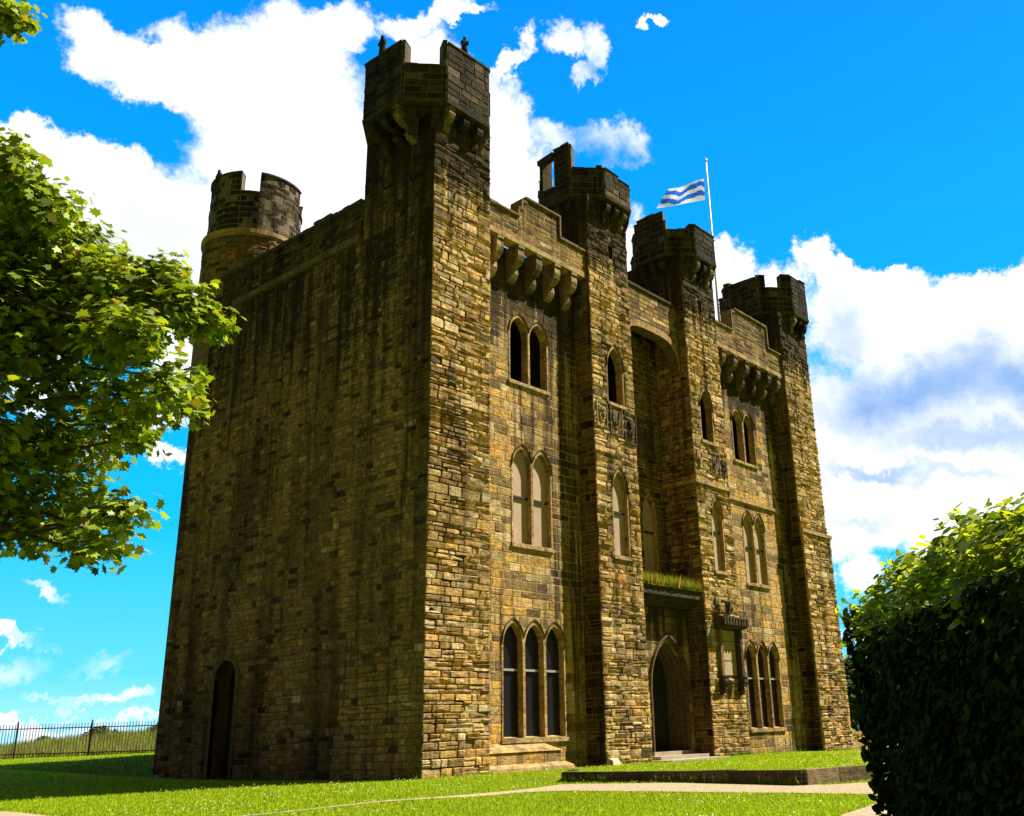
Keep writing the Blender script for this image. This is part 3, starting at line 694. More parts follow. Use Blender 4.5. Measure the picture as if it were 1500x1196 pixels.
turret_head(t3, O3, 21.3, [[(0, .1, 23.2), (.1, 1, 23.38)], [(0, .07, 22.9), (.07, .82, 22.45), (.82, 1, 22.72)], [(0, 1, 22.72)], [(0, 1, 22.6)], [(0, 1, 22.3)], [(0, 1, 22.0)], [(0, 1, 22.1)], [(0, .5, 22.0), (.5, 1, 22.8)]], 3, cop=.06)
corbel_table(t3, O3, 21.3, (14.4, 17, 0, 3), CC)
slab_octa(t3, O3, 21.0, 21.1, .3, 'turret_floor', M_DDRESS)
O4 = [(22.95, 2.9), (22.95, .80), (24.2, -.45), (25.85, -.45), (27.0, .75), (27.0, 2.6), (25.8, 3.9), (24.1, 3.9)]
turret_head(t4, O4, 21.45, [[(0, .16, 23.62), (.16, .94, 23.4), (.94, 1, 23.5)], [(0, .22, 23.5), (.22, .70, 22.75), (.70, 1, 23.5)], [(0, .62, 23.48), (.62, 1, 23.6)], notch(.2, .7, 23.4, 22.7), full, [(0, 1, 23.0)], [(0, 1, 23.2)], notch(.2, .7, 23.4, 22.7)], 4)
corbel_table(t4, O4, 21.45, (23.3, 26.1, 0, 3.6), CC)
slab_octa(t4, O4, 21.2, 21.3, .3, 'turret_floor', M_DDRESS)
# lower stage of the far tower stands proud below its string course
m = MB(); masonry(m, (0, -.07, 0), XU, NY, 23.3, 26.22, -.5, 9.75, 'rubble', None, 57); m.box(23.3, 26.2, -.068, .0, -.6, 9.75, 1); m.box(23.24, 26.32, -.17, .02, 9.76, 9.93, 2)
m.box(26.1, 26.32, .021, 3.5, 9.76, 9.93, 2); m.box(26.101, 26.2, .001, 3.6, -.6, 9.75, 1)
m.build('lower_stage', [M_STONE, M_MORTAR, M_DRESS], t4)

# --- bays between the towers
def bay(x0, x1, groups, seed, rects=(), z0=-.4):
    mb = MB(); Y = .76
    def ex(u, z):
        return 1 - .25 * float(np.clip((fbm(u * .9, z * .6, seed + 5) - .5) * 4, 0, 1))
    masonry(mb, (0, Y, 0), XU, NY, x0, x1, z0, 17.65, 'ashlar', occ_fn(groups, rects), seed, extra=ex, soot_shade=lambda u, z: .95 * np.clip(1.1 - (17.6 - z) / 3.6, 0, 1) + .22 + .3 * np.clip((vn(u * 1.1, z * .2, seed + 9) - .55) * 4, 0, 1) + (.35 * np.clip((u - (x1 - 1.3)) / .5, 0, 1) * np.clip(z / 9, .1, 1)))  # sooty streaks below the parapet; next tower's shadow painted on the right end
    return wall_obj('bay_wall', [(x0, x1, Y, Y + WT, -.6, 17.7)], cuts(groups, (0, Y, 0), XU, NY), mb, castle, [M_STONE, M_BMORTAR])
b1 = bay(2.56, 7.85, [B1T, B1M, B1B], 61)
b2 = bay(17.01, 23.29, [B2T, B2M, B2B], 71)
OB = (0, .76, 0)
def win(lights, O, fill, label, bars=(), barmat=None, depth=.20, **k):
    w = frame('window', lights, O, XU, NY, depth, fill, castle, bars=bars, barmat=barmat, **k); w['label'] = label; return w
win(B1T, OB, None, 'paired open arched window high in the left bay', depth=.30)
win(B1M, OB, 'board', 'paired boarded arched window in the middle of the left bay', (8.62,))
win(B1B, OB, 'glass', 'triple arched window near the ground in the left bay', (3.0,), M_TRANSOM, depth=.24)
win(T2T, (0, 0, 0), None, 'single open lancet high on the second tower', depth=.30)
win(T2M, (0, 0, 0), 'board', 'single boarded lancet halfway up the second tower', (8.62,))
win(T3T, (0, 0, 0), None, 'single open lancet high on the third tower', depth=.30)
win(T3M, (0, 0, 0), 'board', 'single boarded lancet halfway up the third tower', (8.78,))
win(B2T, OB, None, 'paired open arched window high in the right bay', depth=.30)
win(B2M, OB, 'board', 'paired boarded arched window in the middle of the right bay', (8.70,))
win(B2B, OB, 'glass', 'triple arched window near the ground in the right bay', (3.0,), M_TRANSOM, depth=.24)
# string courses on the right side
m = MB(); m.box(14.34, 17.06, -.11, .0, 10.66, 10.82); m.box(14.28, 14.4, -.11, 1.6, 10.66, 10.82); m.build('string_course', M_DRESS, t3)
m = MB(); m.box(17.06, 22.2, .65, .76, 10.70, 10.84); m.build('string_course', M_DRESS, b2)
# machicolated parapets
def parapet(x0, x1, prof, zb, seed, label, cxs):
    mb = MB(); cp = MB(); Y = .14
    for (a, b, zt) in prof:
        mb.box(a, b, Y, Y + .45, zb, zt, 1)
        masonry(mb, (0, Y, 0), XU, NY, a, b, zb + (.22 if zt else 0), zt, 'ashlar', None, seed + int(a * 7), hrange=(.15, .22), extra=lambda u, z: float(np.clip(.5 + .45 * (vn(u * 1.4, z * 2, seed) - .4) - .25 * (z - zb > 1.2), .22, 1)))
        kq = max(1, round((b - a) / .55))
        for q_ in range(kq):
            xa, xb = a - .03 + (b - a + .06) * q_ / kq, a - .03 + (b - a + .06) * (q_ + 1) / kq; j_ = RND.uniform(-.022, .022)
            cp.box(xa + (.004 if q_ else 0), xb, Y - .09 + j_ * .6, Y + .5, zt + .002, zt + .085 + j_)
    for (a, b, zt), (c, d, z2) in zip(prof[:-1], prof[1:]):
        x = b; lo, hi = min(zt, z2), max(zt, z2)
        if hi - lo > .3: cp.box(x - .05, x + .04, Y - .088, Y + .49, lo + .087, hi + .0)
    mb.box(x0 + .02, x1 - .02, Y - .04, Y - .002, zb, zb + .21, 2)
    p = mb.build('parapet', [M_STONE, M_MORTAR, M_DRESS], castle); p['label'] = label
    cp.build('coping', stone_mat('coping_stone', (.19, .145, .075), .6, .4, .5), p)
    for cx in cxs:
        m = MB(); bracket(m, (cx, .76), (0, -1), (1, 0), .32, zb - 1.35 + RND.uniform(-.08, .12), zb - .002, .64, 0, RND.choice([(.30, .22, .12), (.16, .12, .07), (.10, .075, .045), (.38, .28, .16)])); m.build('corbel', M_STONE, p)
    return p
parapet(2.56, 7.85, [(2.56, 4.10, 18.72), (4.10, 4.28, 19.05), (4.28, 4.5, 19.4), (4.5, 6.35, 19.62), (6.35, 7.85, 18.72)], 17.62, 81, 'stepped parapet over the left bay carried on corbels', (3.2, 4.25, 5.2, 6.2, 7.15))
parapet(17.01, 23.29, [(17.01, 18.65, 18.78), (18.65, 18.95, 19.8), (18.95, 22.0, 20.0), (22.0, 23.29, 18.85)], 17.62, 91, 'stepped parapet over the right bay carried on corbels', (17.75, 18.8, 19.85, 20.9, 21.95, 22.9))
# unseen walls, floors and roof, shaped to darken rooms and limit the ground shadow
m = MB(); m.box(1.5, 25, 2.0, 7.0, 17.0, 17.3); m.build('roof', M_ROOF, castle)
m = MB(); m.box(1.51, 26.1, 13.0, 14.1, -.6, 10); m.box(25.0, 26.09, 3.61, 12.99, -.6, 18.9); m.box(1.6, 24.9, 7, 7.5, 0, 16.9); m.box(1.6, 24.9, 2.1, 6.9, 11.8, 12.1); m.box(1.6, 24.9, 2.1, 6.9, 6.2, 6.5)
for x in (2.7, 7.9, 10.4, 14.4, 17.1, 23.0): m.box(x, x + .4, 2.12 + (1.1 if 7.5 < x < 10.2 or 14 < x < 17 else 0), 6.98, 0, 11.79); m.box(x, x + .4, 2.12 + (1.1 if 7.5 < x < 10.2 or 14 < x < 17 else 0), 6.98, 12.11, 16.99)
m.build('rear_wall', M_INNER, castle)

# --- the arched recess between the second and third towers
XL, XR = 10.38, 14.40
ZS, ZC = 15.55, 16.88
cxm = (XL + XR) / 2; hw = (XR - XL) / 2; RR = (hw * hw + (ZC - ZS) ** 2) / (2 * (ZC - ZS))
soff = lambda x: ZS + (ZC - ZS) * max(0, 1 - abs((x - cxm) / hw) ** 4) ** .5
mb = MB()
masonry(mb, (0, .42, 0), XU, NY, XL, XR, ZS - .2, 18.55, 'ashlar', lambda u, z: z < soff(u) + .3, 101, hrange=(.18, .3), extra=soot_shade_top(18.8, .5, 4))
nseg = 36
for i in range(nseg):
    a, b = XL + (XR - XL) * i / nseg, XL + (XR - XL) * (i + 1) / nseg
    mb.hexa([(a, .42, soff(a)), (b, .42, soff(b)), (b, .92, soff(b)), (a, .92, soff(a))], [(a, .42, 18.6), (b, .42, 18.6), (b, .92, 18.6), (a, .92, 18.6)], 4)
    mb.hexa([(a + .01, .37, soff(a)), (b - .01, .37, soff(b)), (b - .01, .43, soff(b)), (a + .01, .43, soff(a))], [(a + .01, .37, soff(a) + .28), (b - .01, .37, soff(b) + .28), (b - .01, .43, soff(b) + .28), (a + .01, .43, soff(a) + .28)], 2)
mb.box(XL, XR, .33, 1.0, 18.61, 18.72, 3); mb.box(XL, XR, .925, 1.655, 17.9, 18.58, 5)  # near-black ceiling stands for the shade above the arch
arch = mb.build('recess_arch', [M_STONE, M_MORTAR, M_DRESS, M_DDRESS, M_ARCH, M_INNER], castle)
mb = MB(); Y = 1.66
masonry(mb, (0, Y, 0), XU, NY, XL, XR, 5.5, 17.5, 'side', occ_fn([RCM]), 111, hrange=(.18, .32), extra=lambda u, z: .6 * soot_shade_top(17.5, .6, 8)(u, z))
masonry(mb, (XR, 0, 0), YU, NX, .02, 1.64, 5.9, 17.0, 'side', None, 112, hrange=(.2, .32), extra=lambda u, z: 1.2)
rw = wall_obj('recess_wall', [(XL, XR, Y, Y + WT, -.6, 17.6)], cuts([RCM], (0, Y, 0), XU, NY), mb, castle, [M_STONE, M_MORTAR])
win([RCM[0]], (0, Y, 0), 'board', 'boarded lancet in the recess beside the second tower', (8.7,))
win([RCM[1]], (0, Y, 0), 'board', 'boarded lancet in the recess beside the third tower', (8.7,))
# porch: door wall, cornice, turf on top
mb = MB(); Y = .84
D = DOOR
occd = lambda u, z: half(D, max(z, D[2]), .36, .5) > abs(u - D[0]) if z < D[4] + .5 else False
masonry(mb, (0, Y, 0), XU, NY, XL, XR, -.3, 5.5, 'ashlar', occd, 121, extra=lambda u, z: float(np.clip(1.0 + .3 * (vn(u * 5, z * .3, 3) - .5), .18, 1)), soot_shade=lambda u, z: .22 + .42 * np.clip((z - 2.2) / 2.6, 0, 1))
porch = wall_obj('porch', [(XL, XR, Y, 1.65, -.6, 5.55)], [(outline(D, .3, .3), (0, Y, 0), XU, NY, .3, -1.2)], mb, castle, [M_STONE, stone_mat('porch_mortar', (.34, .25, .12), .4, .5, .8, (2.6, 6.2, .2))])
PD = lambda u, z, w: (u, Y - w, z)
arc = MB()
steps_ = [(.36, .48, .05), (.27, .36, .05), (.27, .36, -.16), (.17, .22, -.10), (.17, .22, -.34), (.08, .1, -.28), (.08, .1, -.5), (0, 0, -.46), (0, 0, -.78)]
for (g0, ga0, w0), (g1, ga1, w1) in zip(steps_[:-1], steps_[1:]):
    oa, ob = outline(D, g0, ga0, 12), outline(D, g1, ga1, 12)
    for i in range(len(oa) - 1): arc.poly([PD(*oa[i], w0), PD(*oa[i + 1], w0), PD(*ob[i + 1], w1), PD(*ob[i], w1)])
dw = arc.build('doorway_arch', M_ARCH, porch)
dk = MB(); dk.poly([PD(x, z, -.74) for x, z in outline(D, .02)]); dk.build('door', plain('dark_timber_door', (.018, .014, .01), .7, .2, 5, .4), porch)
hd = MB(); oo = outline(D, .36, .48, 12)
for i in range(1, len(oo) - 2):
    a, b = oo[i], oo[i + 1]; c_ = (D[0], D[3])
    ex = lambda p, k: (c_[0] + (p[0] - c_[0]) * k, c_[1] + (p[1] - c_[1]) * k)
    a2, b2_ = ex(a, 1.055), ex(b, 1.055)
    hd.hexa([PD(*a, .12), PD(*b, .12), PD(*b, -.01), PD(*a, -.01)], [PD(*a2, .12), PD(*b2_, .12), PD(*b2_, -.01), PD(*a2, -.01)])
hd.build('hood_mould', M_ARCH, porch)
m = MB()
for i, (w, za, zb2) in enumerate(((.30, 5.55, 5.70), (.52, 5.70, 5.86), (.74, 5.86, 6.16))):
    m.box(XL + .003, XR - .003, Y - w, 1.64, za + .001, zb2)
for i in range(34):
    x = XL + .06 + i * (XR - XL - .1) / 34; m.hexa([(x, Y - .80, 6.16), (x + .05, Y - .80, 6.16), (x + .09, Y - .3, 6.16), (x + .04, Y - .3, 6.16)], [(x - .02, Y - .84, 6.27), (x + .03, Y - .84, 6.27), (x + .09, Y - .3, 6.30), (x + .04, Y - .3, 6.30)])
m.build('cornice', M_DDRESS, porch)
m = MB()
for i, (a, b, yo, z0_, z1_) in enumerate(((11.6, 14.1, -.1, -.25, .28), (11.1, 14.25, -.42, -.25, .14), (10.6, 14.38, -.95, -.25, .02))):
    m.box(a, b, Y + yo - .3 * i, Y + .9 - i * .3, z0_ - i * .01, z1_)
st = m.build('door_steps', plain('worn_step_stone', (.34, .28, .19), .85, .2, 3, .2), castle)
# plinth under the left bay and the pale block by the second tower
m = MB()
m.hexa([(2.62, .40, -.5), (6.1, .40, -.5), (6.1, .758, -.5), (2.62, .758, -.5)], [(2.62, .40, .55), (6.1, .40, .55), (6.1, .758, .55), (2.62, .758, .55)], 1)
m.hexa([(2.60, .35, .552), (6.16, .35, .552), (6.16, .757, .552), (2.60, .757, .552)], [(2.60, .42, .64), (5.7, .42, .64), (5.6, .757, .80), (2.60, .757, .80)], 2)
m.hexa([(2.60, .1, -.5), (6.6, .1, -.5), (6.6, .399, -.5), (2.60, .399, -.5)], [(2.60, .20, .10), (6.5, .20, .10), (6.3, .399, .22), (2.60, .399, .22)], 2)
masonry(m, (0, .40, 0), XU, NY, 2.62, 6.1, .12, .55, 'ashlar', None, 131, hrange=(.3, .45))
m.build('plinth', [M_STONE, M_MORTAR, M_DRESS], b1)
m = MB(); m.hexa([(7.75, -.42, -.4), (8.75, -.38, -.4), (8.7, .0, -.4), (7.8, .0, -.4)], [(7.95, -.22, .14), (8.35, -.2, .10), (8.45, -.002, .2), (7.9, -.002, .24)]); m.build('footing_stone', plain('pale_footing', (.48, .38, .22), .9, .1, 5, .25), t2)

# --- carved shields, worn blazons in relief
def shield(parent, cx, z, w, h, O, N, seed, col=(.17, .13, .08), framed=True):
    r = random.Random(seed); m = MB()
    P = lambda u, zz, d: (cx + u, O + (-d), z + zz)
    if framed:
        for (a, b, c, d) in ((-w * .62, -w * .52, -h * .62, h * .6), (w * .52, w * .62, -h * .62, h * .6), (-w * .62, w * .62, h * .6, h * .7), (-w * .62, w * .62, -h * .72, -h * .62)):
            m.hexa([P(a, c, .07), P(b, c, .07), P(b, c, 0), P(a, c, 0)], [P(a, d, .07), P(b, d, .07), P(b, d, 0), P(a, d, 0)], 0, col)
    pts = [(-.42, .45), (.42, .45), (.42, 0), (.33, -.25), (.15, -.43), (0, -.52), (-.15, -.43), (-.33, -.25), (-.42, 0)]
    n = len(pts); V = [P(x * w, y * h, .0) for x, y in pts] + [P(x * w * .9, y * h * .9, .085) for x, y in pts] + [P(0, 0, .11)]
    F = [(i, (i + 1) % n, n + (i + 1) % n, n + i) for i in range(n)] + [(n + i, n + (i + 1) % n, 2 * n) for i in range(n)]
    m.mesh(V, F, 0, col)
    for k in range(4):
        x, y = r.uniform(-.22, .22) * w, r.uniform(-.25, .3) * h; s = w * .09
        m.hexa([P(x - s, y - s, .15), P(x + s, y - s, .15), P(x + s, y - s, .05), P(x - s, y - s, .05)], [P(x - s * .6, y + s * 1.4, .14), P(x + s * .6, y + s * 1.4, .14), P(x + s * .6, y + s * 1.4, .05), P(x - s * .6, y + s * 1.4, .05)], 0, tuple(c * .7 for c in col))
    return m.build('carved_shield', M_STONE, parent)
for (x, z, w, h, sdd, c) in ((8.3, 12.2, .5, .7, 1, (.34, .25, .13)), (9.15, 12.15, .62, .85, 2, (.14, .11, .07)), (10.02, 12.0, .6, .9, 3, (.08, .065, .045))): shield(t2, x, z, w, h, .0, NY, sdd, c)
for (x, z, w, h, sdd, c) in ((14.75, 11.75, .55, .8, 4, (.36, .27, .14)), (15.95, 11.7, .6, .75, 5, (.16, .12, .08)), (16.65, 11.65, .5, .9, 6, (.09, .07, .05)), (15.35, 5.72, .5, .7, 7, (.28, .22, .13)), (16.2, 5.7, .5, .6, 8, (.10, .08, .055))): shield(t3, x, z, w, h, .0, NY, sdd, c, framed=(w > .56))
shield(rw, 13.3, 12.6, .9, 1.2, 1.66, NY, 9, (.10, .08, .05))
# broken niche on the third tower: hood slab, framed panel, brackets
m = MB()
m.hexa([(14.95, -.42, 4.86), (16.92, -.42, 4.86), (16.92, .02, 4.75), (14.95, .02, 4.75)], [(14.95, -.48, 5.22), (16.92, -.48, 5.22), (16.92, .02, 5.32), (14.95, .02, 5.32)], 0)
for k in range(9): m.box(15.0 + k * .215, 15.12 + k * .215, -.52, -.44, 4.9, 5.18, 0)
m.box(15.15, 15.32, -.16, .02, 2.9, 4.8, 1); m.box(16.42, 16.6, -.30, .02, 2.6, 4.8, 0); m.box(15.34, 16.4, -.05, .0, 3.0, 4.74, 2)
for z in (3.55, 3.95, 4.3): m.box(15.36, 16.38, -.062, -.051, z, z + .02, 0)
n_ = m.build('niche', [M_DDRESS, M_DRESS, plain('niche_panel', (.40, .30, .17), .9, .1, 4, .2)], t3)
for x in (15.15, 16.6):
    m = MB(); bracket(m, (x, .02), (0, -1), (1, 0), .3, 2.25, 2.95, .36, 0, (.07, .055, .04)); m.build('corbel', M_STONE, t3)
m = MB(); m.mesh([(15.55, .01, 2.2), (16.05, .01, 2.2), (16.15, .01, 2.9), (15.45, .01, 2.9), (15.8, -.22, 2.75), (15.8, -.12, 2.3)], [(0, 1, 5), (1, 2, 4, 5), (2, 3, 4), (3, 0, 5, 4)], 0, (.36, .27, .15)); m.build('carved_boss', M_STONE, t3)

# --- round turret at the far end of the side wall
RC = (1.86, 13.75)
rt = MB(); SEG = 48
def ringwall(mb, r0, r1, z0, z1, a0, a1, m=1, n=None):
    n = n or max(2, int(abs(a1 - a0) / (2 * pi) * SEG) + 1)
    for i in range(n):
        a, b = lerp(a0, a1, i / n), lerp(a0, a1, (i + 1) / n)
        q = lambda r, t: (RC[0] + r * cos(t), RC[1] + r * sin(t))
        mb.hexa([(*q(r1, a), z0), (*q(r1, b), z0), (*q(r0, b), z0), (*q(r0, a), z0)], [(*q(r1, a), z1), (*q(r1, b), z1), (*q(r0, b), z1), (*q(r0, a), z1)], m)
rt.mesh([(RC[0] + 1.98 * cos(2 * pi * i / SEG), RC[1] + 1.98 * sin(2 * pi * i / SEG), z) for z in (14.0, 21.2) for i in range(SEG)], [(i, (i + 1) % SEG, SEG + (i + 1) % SEG, SEG + i) for i in range(SEG)] + [tuple(range(SEG, 2 * SEG))], 1)
masonry(rt, None, None, None, .45 * pi * 1.98, 1.6 * pi * 1.98, 17.0, 21.2, 'side', None, 141, hrange=(.22, .34), cyl=(*RC, 1.98), extra=lambda u, z: .55 + .5 * vn(u * 2, z * 2, 4))
rtw = rt.build('round_turret', [M_STONE, stone_mat('turret_mortar', (.18, .14, .075), .4, .3, .5)], castle)
rh = MB(); cp = MB()
AN = {}
def ang_at(px):   # angle on the drum seen at a given bearing, found once from the plan
    best = min((abs(((RC[0] + 1.9 * cos(t) - CPOS[0]) * RIGHT[0] + (RC[1] + 1.9 * sin(t) - CPOS[1]) * RIGHT[1] + 22 * RIGHT[2]) / ((RC[0] + 1.9 * cos(t) - CPOS[0]) * FWD[0] + (RC[1] + 1.9 * sin(t) - CPOS[1]) * FWD[1] + 22 * FWD[2]) * FPX + PX0 - px), t) for t in [pi * .75 + k * .01 for k in range(160)]); return best[1]
nA, nB = 3.82, 4.22
segs = [(nA - 1.35, nA, 24.1), (nA, nB, 23.15), (nB, nB + 1.15, 24.1), (nB + 1.15, nB + 1.6, 23.05), (nB + 1.6, nB + 2.9, 23.9), (nB + 2.9, nB + 3.3, 23.05), (nB + 3.3, nA - 1.75 + 2 * pi, 23.9), (nA - 1.75 + 2 * pi, nA - 1.35 + 2 * pi, 23.05)]
for k, (a, b, zt) in enumerate(segs):
    ringwall(rh, 1.5, 1.88, 21.2, zt, a, b)
    masonry(rh, None, None, None, a * 1.88, b * 1.88, 21.4, zt, 'dark', None, 150 + k, hrange=(.24, .3), cyl=(*RC, 1.88))
    ringwall(cp, 1.48, 1.94, zt + .002, zt + .08, a, b, 0)
hh = rh.build('turret_head', [M_STONE, stone_mat('turret_head_mortar', (.17, .14, .09), .4, .4, .5)], rtw)
ringwall(cp, 1.7, 2.08, 21.2, 21.38, 0, 2 * pi, 1); ringwall(cp, 1.7, 2.03, 21.1, 21.199, 0, 2 * pi, 1); ringwall(cp, 1.7, 2.10, 17.6, 17.8, 1.6, 4.5, 1)
build_islands(cp, 'coping', [M_DDRESS, M_DRESS], hh, .02)

# --- small weathered figures on the battlements (solid bodies grown from a skeleton)
M_FIG = plain('sooty_carved_stone', (.028, .024, .02), .95, .05, 9, .4)
def figure(loc, rz, pose, label, s=1.0):
    V, E, Rr = [], [], []
    def add(p, r, parent=None):
        V.append(tuple(q * s for q in p)); Rr.append(r * s)
        if parent is not None: E.append((parent, len(V) - 1))
        return len(V) - 1
    hip = add((0, 0, .36), .085); ch = add((.01, 0, .56), .105, hip); nk = add((.01, 0, .67), .05, ch); hd = add((.02, 0, .745), .062, nk); add((.02, 0, .80), .05, hd)
    for sg in (-1, 1):
        k = add((.03 * (sg > 0), .06 * sg, .20), .075, hip); f = add((.0, .065 * sg, .03), .065, k); add((.08, .075 * sg, .02), .035, f)
        sh = add((.01, .085 * sg, .60), .05, ch)
        if pose == 0: e = add((.05, .10 * sg, .47), .04, sh); add((.10, .04 * sg, .45), .035, e)
        elif sg > 0: e = add((.07, .10, .50), .04, sh); add((.11, .07, .62), .035, e)
        else: e = add((.03, -.11, .46), .04, sh); add((.09, -.07, .38), .035, e)
    me = bpy.data.meshes.new('statue'); me.from_pydata(V, E, []); me.materials.append(M_FIG)
    o = bpy.data.objects.new('statue', me); COL.objects.link(o)
    sk = o.modifiers.new('s', 'SKIN'); sub_ = o.modifiers.new('u', 'SUBSURF'); sub_.levels = 2; sub_.render_levels = 2
    for i, v in enumerate(me.skin_vertices[0].data): v.radius = (Rr[i], Rr[i]); v.use_root = (i == 0)
    dg = bpy.context.evaluated_depsgraph_get(); nm = bpy.data.meshes.new_from_object(o.evaluated_get(dg)); o.modifiers.clear(); o.data = nm
    m = MB(); m.box(-.13 * s, .17 * s, -.14 * s, .14 * s, -.02, .03 * s); 
    o.location = loc; o.rotation_euler = (0, 0, rz)
    tag(o, label, 'statue', 'worn stone figures on the battlements')
    return o
figure((-.75, 1.97, 23.62), pi * 1.05, 0, 'small dark stone figure on the left edge of the tall corner tower', 1.22)
figure((1.08, -.22, 23.62), pi * 1.4, 1, 'small dark stone figure on the right edge of the tall corner tower', 1.08)
figure((.42, 14.55, 24.18), pi * 1.05, 0, 'small dark stone figure on top of the round turret', 1.15)

# --- flagpole and flag
fp = empty('flagpole', (24.1, 4.0, 17.3), 'tall white flagpole rising behind the third tower with a blue and white flag', 'flagpole')
M_POLE = plain('white_paint', (.75, .76, .8), .4, .4)
m = MB(); m.tube((24.1, 4, 17.3), (24.1, 4, 32.4), .075, .045, 12); m.build('pole', M_POLE, fp, True)
m = MB(); m.tube((24.1, 4, 32.4), (24.1, 4, 32.47), .09, .09, 10); m.tube((24.1, 4, 32.47), (24.1, 4, 32.6), .07, .03, 10); m.build('finial', M_POLE, fp, True)
mm, n, l, b = mat('flag_cloth', .8, .2)
a = n.new('ShaderNodeAttribute'); a.attribute_name = 'col'; l.new(a.outputs['Color'], b.inputs['Base Color'])
trn = n.new('ShaderNodeBsdfTranslucent'); l.new(a.outputs['Color'], trn.inputs[0]); mx = n.new('ShaderNodeMixShader'); mx.inputs[0].default_value = .35
l.new(b.outputs[0], mx.inputs[1]); l.new(trn.outputs[0], mx.inputs[2]); l.new(mx.outputs[0], n['Material Output'].inputs[0])
def atD(D, px, py):
    v = R_ * ((px - PX0) / FPX) + U_ * (-(py - 598) / FPX) + F_
    return Vector(CPOS) + v * D
fl = MB(); nu, nv = 40, 20
h0, h1, f0, f1 = atD(56.3, 1031, 262), atD(55.8, 1032.5, 293), atD(57, 979, 279), atD(57.3, 961, 306)
base = Vector((24.1, 4, 0)); 
hoist_t, hoist_b = Vector((24.02, 4.06, h0.z)), Vector((24.02, 4.06, h1.z))
dt, db = hoist_t - h0, hoist_b - h1
q = []
for i in range(nu + 1):
    for j in range(nv + 1):
        u, v = i / nu, j / nv
        p = h0.lerp(f0, u).lerp(h1.lerp(f1, u), v)
        wv_ = sin(u * 8 + v * 3.5) * .24 * u ** .7 + sin(u * 17 - v * 5) * .07 * u
        p += Vector((.62, .52, .58)) * wv_ + U_ * (sin(u * 6.5 + 1.0) * .05 * u)
        q.append(p)
BL, WH, PK = (.03, .16, .80), (.80, .80, .85), (.62, .45, .45)
def fcol(u, v):
    v2 = v + .09 * sin(u * 8) + .04 * sin(u * 19)
    if v2 < .16: return WH
    if v2 < .40: return BL
    if v2 < .60: return WH
    if v2 < .84: return BL
    return WH
for i in range(nu):
    for j in range(nv):
        A = [i * (nv + 1) + j, (i + 1) * (nv + 1) + j, (i + 1) * (nv + 1) + j + 1, i * (nv + 1) + j + 1]
        fl.poly([q[k] for k in A], 0, fcol((i + .5) / nu, (j + .5) / nv))
flo = fl.build('flag', mm, fp, True)
# ================================================================== GROUND
CX, CY, CZ = CPOS
HF, HR = (.7913, .6114), (.6114, -.7913)
def dl(x, y): return (x - CX) * HF[0] + (y - CY) * HF[1], (x - CX) * HR[0] + (y - CY) * HR[1]
def xy(d, lat): return CX + HF[0] * d + HR[0] * lat, CY + HF[1] * d + HR[1] * lat
def gz(x, y):
    x = np.asarray(x, float); y = np.asarray(y, float); d, lat = dl(x, y)
    z = -.60 + .60 * sstep(7, 27, d) + .10 * sstep(-5, -14, lat) * sstep(30, 16, d)
    z = z - .25 * sstep(-5.5, -2.2, lat) * sstep(.3, 2.4, -y) * sstep(14, 20, d)
    mask = np.maximum(sstep(.2, 4, -x), sstep(14.4, 18, y))
    z = z + mask * .96 * sstep(24, 42, d) * sstep(6, -8, lat)
    z = z - .05 * sstep(27, 40, d) * (1 - mask) - .18 * sstep(20, 28, x) * (1 - mask)
    bank = sstep(46.5, 54, d) * sstep(-8, -14, lat) * (.02 + .78 * sstep(-37, -28, lat) + .05 * np.sin(lat * .9))
    z = z + bank - 7 * sstep(62, 120, d) * sstep(10, -20, lat)
    z = z + .025 * (vn(x * .6, y * .6, 4) - .5)
    return z
mm, n, l, b = mat('lawn', .95, .05)
f1_ = noise_node(n, l, .35, 5, .6); f2_ = noise_node(n, l, 9, 6, .7); f3_ = noise_node(n, l, 60, 4, .7)
r1 = ramp(n, l, f1_.outputs[0], [(.3, (.095, .155, .008)), (.55, (.13, .185, .010)), (.75, (.16, .19, .018))])
r2 = ramp(n, l, f2_.outputs[0], [(.3, (.65, .7, .6)), (.6, (1.1, 1.08, 1.0))])
x = n.new('ShaderNodeMix'); x.data_type = 'RGBA'; x.blend_type = 'MULTIPLY'; x.inputs[0].default_value = 1
l.new(r1.outputs[0], x.inputs[6]); l.new(r2.outputs[0], x.inputs[7]); l.new(x.outputs[2], b.inputs['Base Color'])
p_ = bump(n, l, b, f3_.outputs[0], .8, .05); bump(n, l, b, f2_.outputs[0], .6, .08, p_)
M_LAWN = mm
def axis(a, b, fine, far):
    c = list(np.arange(a, b, fine)); s = fine
    lo, hi = a, b
    L, H = [], []
    while hi < far: s *= 1.35; hi += s; H.append(hi)
    s = fine
    while lo > -far: s *= 1.35; lo -= s; L.append(lo)
    return np.array(L[::-1] + c + H)
gx, gy = axis(-30, 45, .55, 2600), axis(-28, 50, .55, 2600)
X, Y_ = np.meshgrid(gx, gy, indexing='ij'); Z = gz(X, Y_)
inside = (X > .3) & (X < 25.8) & (Y_ > 1.2) & (Y_ < 13.8); Z = np.where(inside, -.45, Z)
nx, ny = X.shape
V = np.stack([X, Y_, Z], -1).reshape(-1, 3)
idx = np.arange(nx * ny).reshape(nx, ny)
Fq = np.stack([idx[:-1, :-1], idx[1:, :-1], idx[1:, 1:], idx[:-1, 1:]], -1).reshape(-1, 4)
